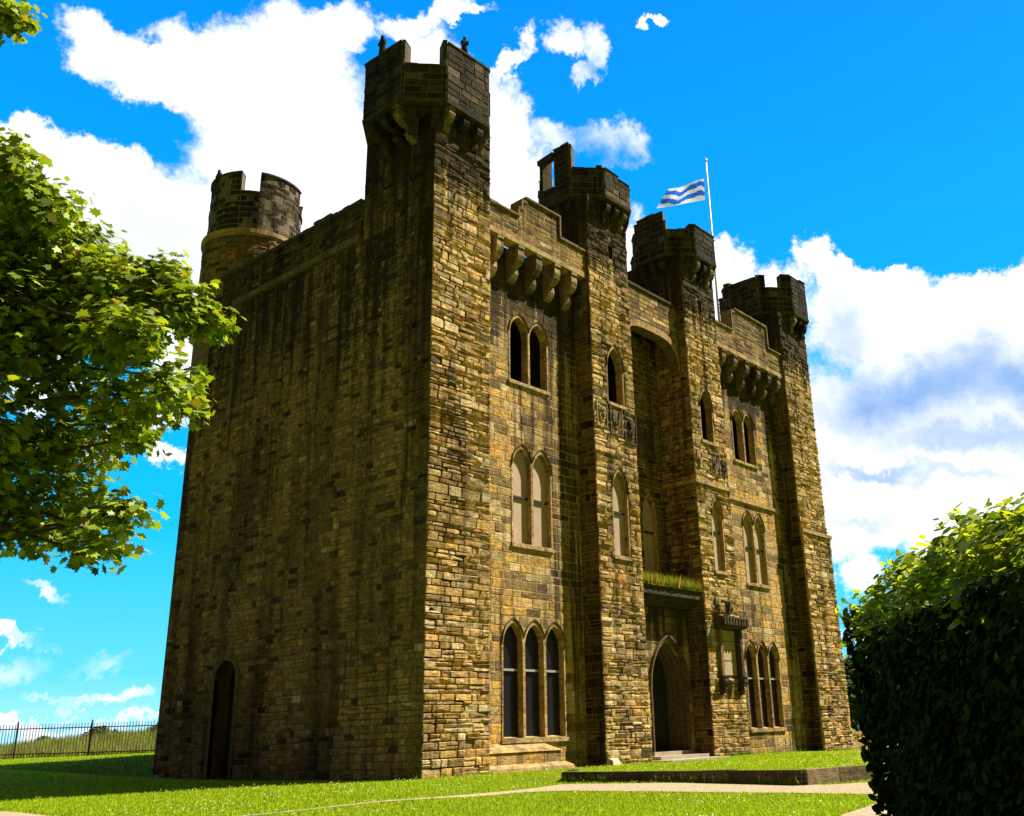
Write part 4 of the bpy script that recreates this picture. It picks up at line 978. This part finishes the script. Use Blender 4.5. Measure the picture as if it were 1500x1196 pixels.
def np_mesh(name, V, F, material, colors=None, smooth=False):
    """fast mesh from arrays; every face has the same number of corners"""
    me = bpy.data.meshes.new(name); k = F.shape[1]
    me.vertices.add(len(V)); me.vertices.foreach_set('co', np.ascontiguousarray(V, dtype=np.float32).ravel())
    me.loops.add(F.size); me.loops.foreach_set('vertex_index', np.ascontiguousarray(F, dtype=np.int32).ravel())
    me.polygons.add(len(F)); me.polygons.foreach_set('loop_start', np.arange(0, F.size, k, dtype=np.int32)); me.polygons.foreach_set('loop_total', np.full(len(F), k, dtype=np.int32))
    if smooth: me.polygons.foreach_set('use_smooth', np.ones(len(F), dtype=bool))
    me.materials.append(material)
    me.update(calc_edges=True); me.validate()
    if colors is not None:
        a = me.color_attributes.new('col', 'FLOAT_COLOR', 'POINT'); arr = np.ones((len(V), 4), dtype=np.float32); arr[:, :3] = colors; a.data.foreach_set('color', arr.ravel())
    o = bpy.data.objects.new(name, me); COL.objects.link(o); return o
tag(np_mesh('ground', V, Fq, M_LAWN, smooth=True), 'sunlit green lawn rolling around the castle', 'lawn', kind='structure')

# path of pale gravel, laid over the lawn in strips
mm, n, l, b = mat('gravel', .95, .1)
g1 = noise_node(n, l, 14, 8, .7); r1 = ramp(n, l, g1.outputs[0], [(.3, (.20, .15, .085)), (.5, (.34, .265, .155)), (.7, (.46, .375, .24))]); l.new(r1.outputs[0], b.inputs['Base Color']); bump(n, l, b, g1.outputs[0], .7, .03)
M_PATH = mm
def strip(name, far, near, label, lift=.012, rough=.06):
    far = [xy(*p) for p in far]; near = [xy(*p) for p in near]
    def res(pts, k=70):
        P = np.array(pts); L = np.r_[0, np.cumsum(np.hypot(*np.diff(P, axis=0).T))]; t = np.linspace(0, L[-1], k)
        return np.stack([np.interp(t, L, P[:, 0]), np.interp(t, L, P[:, 1])], -1)
    A, B = res(far), res(near); m = 7; V = []
    for i in range(len(A)):
        ja = (vn(i * .9, 1.5, 6) - .5) * rough * 2; jb = (vn(i * .9, 9.5, 7) - .5) * rough * 2
        for j in range(m + 1):
            t = j / m; p = A[i] * (1 - t) + B[i] * t
            p = p + (B[i] - A[i]) / max(.2, np.hypot(*(B[i] - A[i]))) * (ja * (1 - t) + jb * t)
            V.append((p[0], p[1], float(gz(p[0], p[1])) + lift))
    F = [(i * (m + 1) + j, (i + 1) * (m + 1) + j, (i + 1) * (m + 1) + j + 1, i * (m + 1) + j + 1) for i in range(len(A) - 1) for j in range(m)]
    return tag(np_mesh(name, np.array(V), np.array(F), M_PATH, smooth=True), label, 'path', kind='structure')
PATH_FAR = [(24, -26), (23.3, -18.8), (21.3, -12.9), (20.0, -11.35), (18.6, -9.2), (18.55, -7.85), (19.05, -7.05), (19.65, -6.2), (20.4, -5.4), (21.8, -4.3), (25.0, -2.75), (27.3, -1.75), (25.2, 1.3), (22.9, 4.3), (23.4, 5.9), (23.5, 10)]
PATH_NEAR = [(17, -26), (19.0, -16.5), (18.1, -11.4), (18.3, -10.4), (18.4, -8.9), (18.4, -7.6), (18.9, -6.95), (19.5, -6.15), (20.2, -5.3), (21.6, -4.25), (24.3, -2.5), (24.3, -1.4), (22.6, 1.2), (21.2, 3.6), (20.2, 5.1), (19, 9)]
strip('path', PATH_FAR, PATH_NEAR, 'pale gravel path curving between the lawn and the stone kerb')
strip('path', [(19.6, 4.83), (20.6, 9)], [(16.3, 3.3), (14, 2.6), (10, 2.6), (10, 9)], 'pale gravel path turning off beside the clipped hedge', lift=.022)

# raised lawn before the door and its stone kerb
KP = [(3.1, -2.4), (2.35, -10.1), (6.5, -12.0), (12.0, -14.2)]
tx = [(4.9, -1.25)] + KP
V, F = [], []
poly = [(3.15, -2.4), (2.4, -10.05), (6.5, -11.95), (12, -14.1), (30, -14), (30, 1.2), (23.0, .8), (17.0, .8), (8, .8), (7.4, -.3), (4.9, -1.3)]
def tz(x, y): return -.035 - .16 * float(sstep(16, 27, x)) + .02 * float(vn(x * .8, y * .8, 8) - .5)
bmm = bmesh.new(); fv = [bmm.verts.new((a, b_, 0)) for a, b_ in poly]; bmm.faces.new(fv)
for k in np.arange(-13.5, 1, .8): bmesh.ops.bisect_plane(bmm, geom=bmm.verts[:] + bmm.edges[:] + bmm.faces[:], plane_co=(0, k, 0), plane_no=(0, 1, 0))
for k in np.arange(3, 30, .9): bmesh.ops.bisect_plane(bmm, geom=bmm.verts[:] + bmm.edges[:] + bmm.faces[:], plane_co=(k, 0, 0), plane_no=(1, 0, 0))
for v in bmm.verts: v.co.z = tz(v.co.x, v.co.y)
me = bpy.data.meshes.new('terrace_lawn'); bmm.to_mesh(me); bmm.free(); me.materials.append(M_LAWN)
to = bpy.data.objects.new('terrace_lawn', me); COL.objects.link(to); tag(to, 'raised lawn in front of the castle door', 'lawn', kind='structure')
kb = MB()
M_KERB = stone_mat('kerb_stone', None, .5, .3, .6)
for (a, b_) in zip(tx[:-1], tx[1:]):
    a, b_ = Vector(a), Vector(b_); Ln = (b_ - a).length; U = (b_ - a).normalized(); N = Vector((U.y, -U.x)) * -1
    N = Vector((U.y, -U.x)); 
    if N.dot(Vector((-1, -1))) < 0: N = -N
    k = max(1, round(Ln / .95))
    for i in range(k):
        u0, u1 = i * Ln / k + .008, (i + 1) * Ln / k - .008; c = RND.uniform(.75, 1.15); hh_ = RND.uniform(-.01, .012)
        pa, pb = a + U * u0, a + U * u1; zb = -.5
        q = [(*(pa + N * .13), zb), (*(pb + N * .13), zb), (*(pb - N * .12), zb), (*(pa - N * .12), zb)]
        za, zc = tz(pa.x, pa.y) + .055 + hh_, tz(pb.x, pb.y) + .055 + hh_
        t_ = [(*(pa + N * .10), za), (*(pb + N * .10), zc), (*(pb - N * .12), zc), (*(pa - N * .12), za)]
        kk_ = (.42 if b_.x < 3.2 else 1.15) * c; kb.hexa(q, t_, 0, (.24 * kk_, .185 * kk_, .12 * kk_))  # left run painted darker for the shade on its face
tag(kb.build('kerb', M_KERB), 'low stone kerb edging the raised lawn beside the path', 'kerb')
# low wall running off the far tower
m = MB(); m.box(26.24, 33, .12, .5, -.6, .50, 1); masonry(m, (0, .12, 0), XU, NY, 26.25, 33, -.5, .5, 'rubble', None, 201); m.box(26.24, 33, .05, .56, .501, .62, 2)
tag(m.build('low_wall', [M_STONE, M_MORTAR, M_DRESS]), 'low stone wall running right from the far corner tower', 'wall')

# ------------------------------------------------------------------ grass as geometry
rs = np.random.RandomState(5)
mm, n, l, b = mat('grass_blades', .8, .1)
a = n.new('ShaderNodeAttribute'); a.attribute_name = 'col'; l.new(a.outputs['Color'], b.inputs['Base Color'])
trn = n.new('ShaderNodeBsdfTranslucent'); l.new(a.outputs['Color'], trn.inputs[0]); mx = n.new('ShaderNodeMixShader'); mx.inputs[0].default_value = .48
l.new(b.outputs[0], mx.inputs[1]); l.new(trn.outputs[0], mx.inputs[2]); l.new(mx.outputs[0], n['Material Output'].inputs[0])
M_BLADE = mm
def blades(name, x, y, z, h, w, c0, c1, label, cat, lean=.5):
    N = len(x); t = rs.rand(N) * 2 * pi; hh = h[0] + (h[1] - h[0]) * rs.rand(N) ** 1.4; ww = w[0] + (w[1] - w[0]) * rs.rand(N)
    dx, dy = np.cos(t) * ww / 2, np.sin(t) * ww / 2; t2 = rs.rand(N) * 2 * pi; ln = rs.rand(N) * lean * hh
    V = np.empty((N, 3, 3)); V[:, 0] = np.stack([x - dx, y - dy, z - .01], -1); V[:, 1] = np.stack([x + dx, y + dy, z - .01], -1); V[:, 2] = np.stack([x + np.cos(t2) * ln, y + np.sin(t2) * ln, z + hh], -1)
    k = rs.rand(N, 1) ** 1.5; C = np.array(c0) * (1 - k) + np.array(c1) * k; C = C * (.75 + .5 * rs.rand(N, 1))
    return tag(np_mesh(name, V.reshape(-1, 3), np.arange(N * 3).reshape(-1, 3), M_BLADE, np.repeat(C, 3, 0)), label, cat, kind='stuff')
def inpoly(x, y, P):
    r = np.zeros(len(x), bool); n = len(P)
    for i in range(n):
        (x1, y1), (x2, y2) = P[i], P[(i + 1) % n]
        c = ((y1 > y) != (y2 > y)) & (x < (x2 - x1) * (y - y1) / (y2 - y1 + 1e-12) + x1); r ^= c
    return r
N = 420000
d = 15 + 33 * rs.rand(N) ** 1.1; lat = d * (-.66 + rs.rand(N) * .98)
x, y = xy(d, lat)
ppoly = [xy(*p) for p in PATH_FAR] + [xy(*p) for p in PATH_NEAR[::-1]]
terr = inpoly(x, y, poly)
ok = ~inpoly(x, y, ppoly) & ~((x > -.06) & (x < 26.2) & (y > -.02) & (y < 14.2)) & ~((d < 20) & (lat > 3.3 + (d - 16.3) * .46))
ok &= ~((x > 10.5) & (x < 14.4) & (y > -1.4))
z = np.where(terr, -.035 - .16 * sstep(16, 27, x) + .02 * (vn(x * .8, y * .8, 8) - .5), gz(x, y))
blades('grass', x[ok], y[ok], z[ok], (.02, .065), (.014, .036), (.31, .45, .004), (.60, .70, .03), 'short green lawn grass around the castle', 'grass')
# longer tufts left by the mower along the foot of the walls and kerb
N = 5200; t_ = rs.rand(N)
seg_ = rs.randint(0, 4, N)
wx = np.select([seg_ == 0, seg_ == 1, seg_ == 2, seg_ == 3], [-.06 - .12 * rs.rand(N), 26.2 * t_, 3.1 - .75 * t_ - .16, 26.2 * t_]); wy = np.select([seg_ == 0, seg_ == 1, seg_ == 2, seg_ == 3], [14 * t_, -.08 - .14 * rs.rand(N), -2.4 - 7.7 * t_, .6 - .1 * rs.rand(N)])
okt = ~((wx > 10.4) & (wx < 14.5) & (seg_ != 2)) & ~((seg_ == 3) & ((wx < 6.2) | ((wx > 7.8) & (wx < 17)) | (wx > 23.2))) & ~((seg_ == 1) & (((wx > 2.6) & (wx < 7.7)) | ((wx > 17.1) & (wx < 23.2)))) & (vn(wx * 1.3, wy * 1.3, 31) > .38)
wx, wy = wx[okt], wy[okt]; wt = inpoly(wx, wy, poly)
blades('wall_foot_grass', wx, wy, np.where(wt, -.035 - .16 * sstep(16, 27, wx), gz(wx, wy)), (.06, .24), (.014, .03), (.12, .25, .01), (.36, .40, .06), 'longer tufts of grass along the foot of the walls and kerb', 'grass', .7)
# daisies and buttercups
N = 5200
d = 15 + 24 * rs.rand(N); lat = d * (-.64 + rs.rand(N) * .92); x, y = xy(d, lat); pat = vn(x * .35, y * .35, 11) + .5 * vn(x * 1.7, y * 1.7, 12)
terr = inpoly(x, y, poly)
ok = ~inpoly(x, y, ppoly) & ~((x > -.06) & (x < 26.2) & (y > -.4) & (y < 14.2)) & (pat > .70)
x, y = x[ok], y[ok]; z = np.where(terr[ok], -.035, gz(x, y)) + .05 + .03 * rs.rand(len(x)); s_ = .011 + .012 * rs.rand(len(x))
V = np.empty((len(x), 4, 3)); T = rs.rand(len(x)) * pi
for k in range(4):
    V[:, k] = np.stack([x + np.cos(T + k * pi / 2) * s_, y + np.sin(T + k * pi / 2) * s_, z + (k % 2) * s_ * .8], -1)
cl = np.where(rs.rand(len(x), 1) < .45, np.array([[.75, .72, .45]]), np.array([[.62, .55, .05]]))
tag(np_mesh('daisies', V.reshape(-1, 3), np.arange(len(x) * 4).reshape(-1, 4), M_BLADE, np.repeat(cl, 4, 0)), 'tiny white and yellow lawn flowers scattered in the grass', 'flowers', kind='stuff')
# grass on the bank behind the railing
N = 60000
d = 46.2 + 12 * rs.rand(N) ** 1.2; lat = -42 + 32 * rs.rand(N); x, y = xy(d, lat); z = gz(x, y)
blades('bank_grass', x, y, z, (.2, .55), (.03, .07), (.18, .22, .02), (.46, .42, .06), 'long yellow green grass on the bank behind the iron railing', 'grass', .8)
# turf growing on the porch cornice
N = 5200
x = XL + .05 + (XR - XL - .1) * rs.rand(N); y = .02 + 1.5 * rs.rand(N) ** 1.6; z = np.full(N, 6.17)
to_ = blades('porch_grass', x, y, z, (.16, .55), (.02, .045), (.14, .26, .012), (.55, .30, .04), 'tufty green and rusty grass growing on the porch roof', 'grass', .7)

# ------------------------------------------------------------------ iron railing
rail = empty('railing', (*xy(45, -24), 1.0), 'black iron vertical bar railing across the lawn left of the castle', 'railing')
M_IRON = plain('railing_paint', (.03, .035, .06), .5, .4)
m = MB(); ps = MB(); rr = MB()
def fpos(lat): d_ = 45 + (lat + 24) * .02; return xy(d_, lat), d_
def fbase(lat): return .93 + (-lat - 21) * .013
posts = []
k = 0; lat = -40.0
while lat < -13:
    (px_, py_), _ = fpos(lat); zb = fbase(lat); m.box(px_ - .011, px_ + .011, py_ - .011, py_ + .011, zb - .15, zb + 1.42 + (.02 if k % 2 else 0)); lat += .133; k += 1
o = m.build('bar', M_IRON, rail); o['kind'] = 'stuff'
lat = -40.08
while lat < -13:
    (px_, py_), _ = fpos(lat); zb = fbase(lat); q_ = MB(); q_.box(px_ - .028, px_ + .028, py_ - .028, py_ + .028, zb - .25, zb + 1.52); q_.mesh([(px_ - .03, py_ - .03, zb + 1.521), (px_ + .03, py_ - .03, zb + 1.521), (px_ + .03, py_ + .03, zb + 1.521), (px_ - .03, py_ + .03, zb + 1.521), (px_, py_, zb + 1.60)], [(3, 2, 1, 0), (0, 1, 4), (1, 2, 4), (2, 3, 4), (3, 0, 4)]); q_.build('post', M_IRON, rail); lat += 3.27
for h_ in (.16, 1.22):
    r_ = MB()
    A_, B_ = fpos(-40)[0], fpos(-13)[0]
    r_.hexa([(A_[0], A_[1] - .02, fbase(-40) + h_), (B_[0], B_[1] - .02, fbase(-13) + h_), (B_[0], B_[1] + .02, fbase(-13) + h_), (A_[0], A_[1] + .02, fbase(-40) + h_)], [(A_[0], A_[1] - .02, fbase(-40) + h_ + .04), (B_[0], B_[1] - .02, fbase(-13) + h_ + .04), (B_[0], B_[1] + .02, fbase(-13) + h_ + .04), (A_[0], A_[1] + .02, fbase(-40) + h_ + .04)])
    r_.build('rail', M_IRON, rail)

# ------------------------------------------------------------------ foliage
def leaf_mat(name, trans=.36, rough=.5, spec=.35):
    m, n, l, b = mat(name, rough, spec)
    a = n.new('ShaderNodeAttribute'); a.attribute_name = 'col'; l.new(a.outputs['Color'], b.inputs['Base Color'])
    g = n.new('ShaderNodeMix'); g.data_type = 'RGBA'; g.blend_type = 'MULTIPLY'; g.inputs[0].default_value = 1; l.new(a.outputs['Color'], g.inputs[6]); g.inputs[7].default_value = (1.5, 1.35, .5, 1)
    t = n.new('ShaderNodeBsdfTranslucent'); l.new(g.outputs[2], t.inputs[0]); x = n.new('ShaderNodeMixShader'); x.inputs[0].default_value = trans
    l.new(b.outputs[0], x.inputs[1]); l.new(t.outputs[0], x.inputs[2]); l.new(x.outputs[0], n['Material Output'].inputs[0]); return m
M_LEAF = leaf_mat('sycamore_leaf'); M_LEAFD = leaf_mat('beech_leaf', .2, .8, .03); M_FAR = leaf_mat('distant_leaf', .25, .7, .1)
MAPLE = np.array([(0, -.5), (.16, -.30), (.50, -.34), (.36, -.12), (.58, .10), (.30, .12), (.30, .30), (.13, .26), (0, .58), (-.13, .26), (-.30, .30), (-.30, .12), (-.58, .10), (-.36, -.12), (-.50, -.34), (-.16, -.30)]) * .9
OVAL = np.array([(0, -.5), (.22, -.3), (.30, 0), (.2, .3), (0, .52), (-.2, .3), (-.30, 0), (-.22, -.3)])
def leaves(name, P, Nrm, size, shape, material, c0, c1, fold=.18, parent=None, stuff=False, yellow=0):
    N = len(P); k = len(shape); up = rs.randn(N, 3)
    Nrm = Nrm / np.linalg.norm(Nrm, axis=1, keepdims=True)
    a = np.cross(Nrm, up); a /= np.linalg.norm(a, axis=1, keepdims=True) + 1e-9; b_ = np.cross(Nrm, a)
    s = (size[0] + (size[1] - size[0]) * rs.rand(N))[:, None, None]
    V = P[:, None, :] + (a[:, None, :] * shape[None, :, 0:1] + b_[:, None, :] * shape[None, :, 1:2]) * s + Nrm[:, None, :] * (-(np.abs(shape[None, :, 0:1]) ** 1.2 * fold + shape[None, :, 1:2] ** 2 * fold * 1.4)) * s
    t = rs.rand(N, 1); C = np.array(c0) * (1 - t) + np.array(c1) * t
    if yellow: C = np.where(rs.rand(N, 1) < yellow, np.array([[.30, .24, .03]]), C)
    o = np_mesh(name, V.reshape(-1, 3), np.arange(N * k).reshape(-1, k), material, np.repeat(C, k, 0))
    if parent: o.parent = parent; o.matrix_parent_inverse = Matrix.Translation(-parent_loc(parent))
    return o
M_BARK = plain('bark', (.07, .055, .04), .95, .05, 7, .4)
def limb(mb, a, b, r0, r1, bend=.15, n=6, seg=7):
    a, b = Vector(a), Vector(b); L = (b - a).length; off = Vector((RND.uniform(-1, 1), RND.uniform(-1, 1), RND.uniform(-.2, 1))) * L * bend
    pts = [a.lerp(b, t / n) + off * sin(pi * t / n) for t in range(n + 1)]
    for i in range(n): mb.tube(pts[i], pts[i + 1], lerp(r0, r1, i / n), lerp(r0, r1, (i + 1) / n), seg)
    return pts
# sycamore on the left
LOBES = [(5, 245, 56), (62, 305, 48), (40, 360, 95), (110, 380, 62), (160, 430, 78), (235, 425, 48), (265, 452, 44), (300, 470, 30), (245, 400, 26), (100, 470, 85), (190, 490, 62), (235, 575, 50), (275, 600, 26), (280, 555, 20), (180, 590, 62),
         (90, 560, 60), (130, 640, 66), (60, 650, 60), (20, 700, 78), (90, 730, 66), (150, 760, 52), (185, 745, 28), (130, 810, 30), (165, 790, 34), (60, 790, 34), (10, 780, 40), (15, 450, 80), (12, 520, 40), (195, 640, 36), (14, 22, 30), (-35, 5, 42), (25, 300, 60),
         (-60, 330, 120), (-70, 480, 130), (-60, 620, 110), (-110, 260, 70), (-150, -30, 60), (-200, 300, 170), (-220, 520, 170), (-180, 700, 120), (-330, 150, 130), (-380, 400, 180), (-420, 620, 150), (-480, 200, 170), (-560, 460, 170), (-250, -40, 120), (-400, -60, 130), (-150, 820, 60)]
syc = empty('sycamore_tree', (0, 0, 0), 'large leafy sycamore with lobed yellow green leaves overhanging the lawn on the left', 'tree')
tb = atD(13.0, -330, 1000); syc.location = (tb.x, tb.y, float(gz(tb.x, tb.y)))
bk = MB(); T0 = Vector(syc.location); T1 = atD(13.0, -290, 560)
trunk_pts = limb(bk, T0 - Vector((0, 0, .2)), T1, .34, .20, .02, 8, 12)
T2_ = atD(13.2, -250, 150); limb(bk, T1, T2_, .20, .05, .05, 6, 9)
PP, NN = [], []
for i, (px_, py_, rpx) in enumerate(LOBES):
    D_ = 13.0 + RND.uniform(-.9, .9) + (0 if px_ > 0 else RND.uniform(-1.5, 1.5)); c = atD(D_, px_, py_); r = rpx * D_ / 1418
    src = T1.lerp(T2_, RND.uniform(0, .7)) if py_ < 560 else trunk_pts[5 + RND.randrange(3)]
    lp = limb(bk, src, c, .055, .014, .08, 6, 6)
    vis = px_ + rpx > -40
    ns = int((150 if vis else 26) * r * r * 4 / .35 * .195 * (1 if py_ < 520 else .75)) + 6
    u = rs.randn(ns, 3); u /= np.linalg.norm(u, axis=1, keepdims=True); rad__ = r * (.35 + .65 * rs.rand(ns, 1) ** .6)
    tips = np.array(c) + u * rad__ * np.array([1, 1, .85])
    for j in range(0, ns, 5 if vis else 9): bk.tube(c + Vector(u[j]) * r * .1, Vector(tips[j]), .009, .003, 4)
    k = 6 if py_ < 520 else 5
    q = np.repeat(tips, k, 0) + rs.randn(ns * k, 3) * np.array([.11, .11, .07]); uu = np.repeat(u, k, 0)
    PP.append(q); NN.append(uu * .55 + np.array([0, 0, .75]) + rs.randn(ns * k, 3) * .38)
P_, N_ = np.concatenate(PP), np.concatenate(NN)
print('sycamore leaves', len(P_))
leaves('crown', P_, N_, (.09, .20), MAPLE, M_LEAF, (.035, .085, .005), (.40, .50, .03), parent=syc, yellow=.05)
bk.build('trunk', M_BARK, syc, True)

# clipped beech hedge on the right
hedge = empty('hedge', (*xy(5, 2.7), float(gz(*xy(5, 2.7)))), 'tall clipped beech hedge in shade with sunlit top on the right', 'hedge')
def hpt(d, lat, z): a, b_ = xy(d, lat); return np.stack([a, b_, z], -1)
D0, D1, L0, L1, HT = 3.4, 8.45, 1.90, 3.1, 2.02
cr = MB(); hb = -.62
def hx(d, lat, z): a, b_ = xy(d, lat); return (a, b_, z)
prof = [(L0 + .30, hb), (L0 + .22, 1.42), (L0 + .42, 1.66), (L1 - .35, 1.66), (L1 - .16, 1.2), (L1 - .16, hb)]
cr.mesh([hx(D0 + .15, a_, z_) for a_, z_ in prof] + [hx(D1 - .25 - .55 * (1.6 - z_) / 2.2, a_, z_) for a_, z_ in prof], [tuple(range(6)), tuple(range(11, 5, -1))] + [(i, i + 6, (i + 1) % 6 + 6, (i + 1) % 6) for i in range(6)])
def jit(n, s): return rs.randn(n) * s
P_, N_ = [], []
def toworld(nl):   # (d, lat, z) normals to world
    return np.stack([HF[0] * nl[:, 0] + HR[0] * nl[:, 1], HF[1] * nl[:, 0] + HR[1] * nl[:, 1], nl[:, 2]], -1)
n1 = 14500   # left face
d_ = D0 + (D1 - D0) * rs.rand(n1); z_ = hb + (1.58 - hb) * rs.rand(n1); taper = (1.6 - z_) / 2.2; d_ = D0 + (d_ - D0) * (D1 - .55 * taper - D0) / (D1 - D0); lt = L0 + .10 * taper + .16 * (vn(d_ * 2.3, z_ * 2.3, 3) - .4) + np.abs(jit(n1, .07)) - .03
P_.append(hpt(d_, lt, z_)); N_.append(toworld(np.stack([jit(n1, .4), -1 + jit(n1, .4), .55 + jit(n1, .4)], -1)))
n2 = 4200   # far end
lt = L0 + (L1 - L0) * rs.rand(n2); z_ = hb + (1.85 - hb) * rs.rand(n2); d_ = D1 - .55 * (1.6 - z_) / 2.2 + jit(n2, .06) - .02 + .14 * (vn(lt * 3, z_ * 2.4, 8) - .5)
P_.append(hpt(d_, lt, z_)); N_.append(toworld(np.stack([1 + jit(n2, .4), jit(n2, .4), .5 + jit(n2, .4)], -1)))
n3 = 9800  # rounded top
t = rs.rand(n3); d_ = D0 + (D1 - D0) * rs.rand(n3); lt = L0 + (L1 - L0) * t
hz = 1.55 + .42 * np.sin(np.clip(t * 3.2, 0, 1) * pi / 2) - .22 * sstep(.75, 1, t) + .22 * (vn(d_ * 2.4, lt * 2.4, 6) - .5) + .13 * sstep(5, 6.6, d_) - .05 * sstep(5, 4, d_) - .22 * sstep(D1 - .5, D1 + .05, d_)
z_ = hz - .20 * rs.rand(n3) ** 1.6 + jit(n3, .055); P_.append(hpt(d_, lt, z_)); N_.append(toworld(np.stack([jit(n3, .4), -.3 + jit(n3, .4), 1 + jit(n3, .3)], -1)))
n4 = 900    # foot of the hedge and stray shoots on its edge
tw = cr
for k in range(44):
    dd_ = RND.uniform(D0 + .9, D1 + .05); far = RND.random() < .35
    lat_ = RND.uniform(L0 - .02, L0 + .7); base_z = 1.6 + .38 * min(1, max(0, lat_ - L0) / .8) if not far else RND.uniform(.9, 1.8)
    if far: dd_ = D1
    a_ = Vector(hx(dd_, lat_, base_z - .1)); dirv = Vector((*(Vector(HR) * RND.uniform(-.5, .1) + Vector(HF) * (RND.uniform(.1, .6) if far else RND.uniform(-.3, .3))), RND.uniform(.3, 1))).normalized(); ln_ = RND.uniform(.14, .30) if RND.random() < .7 else RND.uniform(.3, .5)
    e_ = a_ + dirv * ln_; tw.tube(a_ - dirv * .35, e_, .006, .002, 4, 1)
    for q_ in range(int(ln_ * 22) + 2):
        f_ = .25 + .75 * q_ / (ln_ * 22 + 1); pt = a_.lerp(e_, f_) + Vector((RND.uniform(-.03, .03), RND.uniform(-.03, .03), RND.uniform(-.02, .02)))
        P_.append(np.array([pt])); N_.append(rs.randn(1, 3) * .6 + np.array([[0, 0, .8]]))
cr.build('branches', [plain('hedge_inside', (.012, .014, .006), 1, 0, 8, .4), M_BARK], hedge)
P_, N_ = np.concatenate(P_), np.concatenate(N_)
leaves('hedge_leaves', P_[:n1 + n2], N_[:n1 + n2], (.055, .10), OVAL, M_LEAFD, (.005, .009, .0008), (.05, .07, .004), .12, hedge)  # face leaves painted near black for the hedge's shaded side
leaves('sunlit_top_leaves', P_[n1 + n2:], N_[n1 + n2:], (.055, .10), OVAL, leaf_mat('sunlit_beech_leaf', .5, .5, .2), (.04, .09, .004), (.48, .56, .03), .12, hedge)  # same leaf in a brighter colour: sunlight on the top painted in

# trees and bushes farther off
def far_tree(name, d, lat, h, r, label, cat, group, n=2600, c0=(.02, .045, .008), c1=(.07, .10, .015), base=None, ls=(.28, .6), squash=1.0):
    x_, y_ = xy(d, lat); z0_ = float(gz(x_, y_)) if base is None else base
    t = empty(name, (x_, y_, z0_), label, cat, group); k = MB(); top_ = Vector((x_, y_, z0_ + h * .75))
    limb(k, (x_, y_, z0_ - .2), top_, h * .03, h * .008, .03, 6, 8); P, Nn = [], []
    nl = 16
    for i in range(nl):
        th = RND.uniform(0, 2 * pi); zz_ = RND.uniform(.22, 1); rr_ = r * sin(pi * min(1, zz_ * .85 + .12)) ** .7 * RND.uniform(.2, .8)
        c = np.array([x_ + cos(th) * rr_, y_ + sin(th) * rr_, z0_ + h * (zz_ * .88)]); s_ = r * RND.uniform(.3, .48)
        limb(k, (x_, y_, z0_ + h * zz_ * .5), c, h * .01, .02, .05, 3, 5)
        u = rs.randn(n // nl, 3); u /= np.linalg.norm(u, axis=1, keepdims=True); P.append(c + u * s_ * (.5 + .6 * rs.rand(len(u), 1)) * np.array([1, 1, .8 * squash])); Nn.append(u + np.array([0, 0, .5]) + rs.randn(len(u), 3) * .3)
    leaves('crown', np.concatenate(P), np.concatenate(Nn), ls, OVAL * 1.3, M_FAR, c0, c1, .2, t); k.build('trunk', M_BARK, t, True)
for d_, la, h_, r_, lb in ((78, 17.6, 6.6, 3.4, 'dark rounded tree nearest the castle wall on the right'), (84, 21.6, 7.6, 4.0, 'dark tall tree just right of the one nearest the castle'), (80, 26.5, 7.5, 4.6, 'dark tree mostly hidden behind the hedge'), (95, 33, 11, 5.5, 'large dark tree farther right behind the hedge'), (92, 14.5, 5.0, 3.4, 'low dark tree tucked behind the far corner of the castle')):
    far_tree('broadleaf_tree', d_, la, h_, r_, lb, 'tree', 'dark trees beyond the castle', 4200, base=-.6)
for d_, la, h_, r_, lb in ((54, -27.9, .6, .9, 'dark green bush on the bank near the third railing post'), (55, -24.9, .6, 1.3, 'yellow green bush on the bank beside the castle'), (55, -31.5, .4, 1.0, 'low bush in the middle of the grassy bank'), (54.5, -22.6, .65, 1.2, 'bush at the foot of the castle corner behind the railing')):
    far_tree('bush', d_, la, h_, r_, lb, 'bush', 'bushes along the grassy bank', 2400, c0=(.08, .11, .01) if 'yellow' in lb else (.06, .08, .02), c1=(.24, .26, .04) if 'yellow' in lb else (.15, .14, .04), ls=(.07, .16))
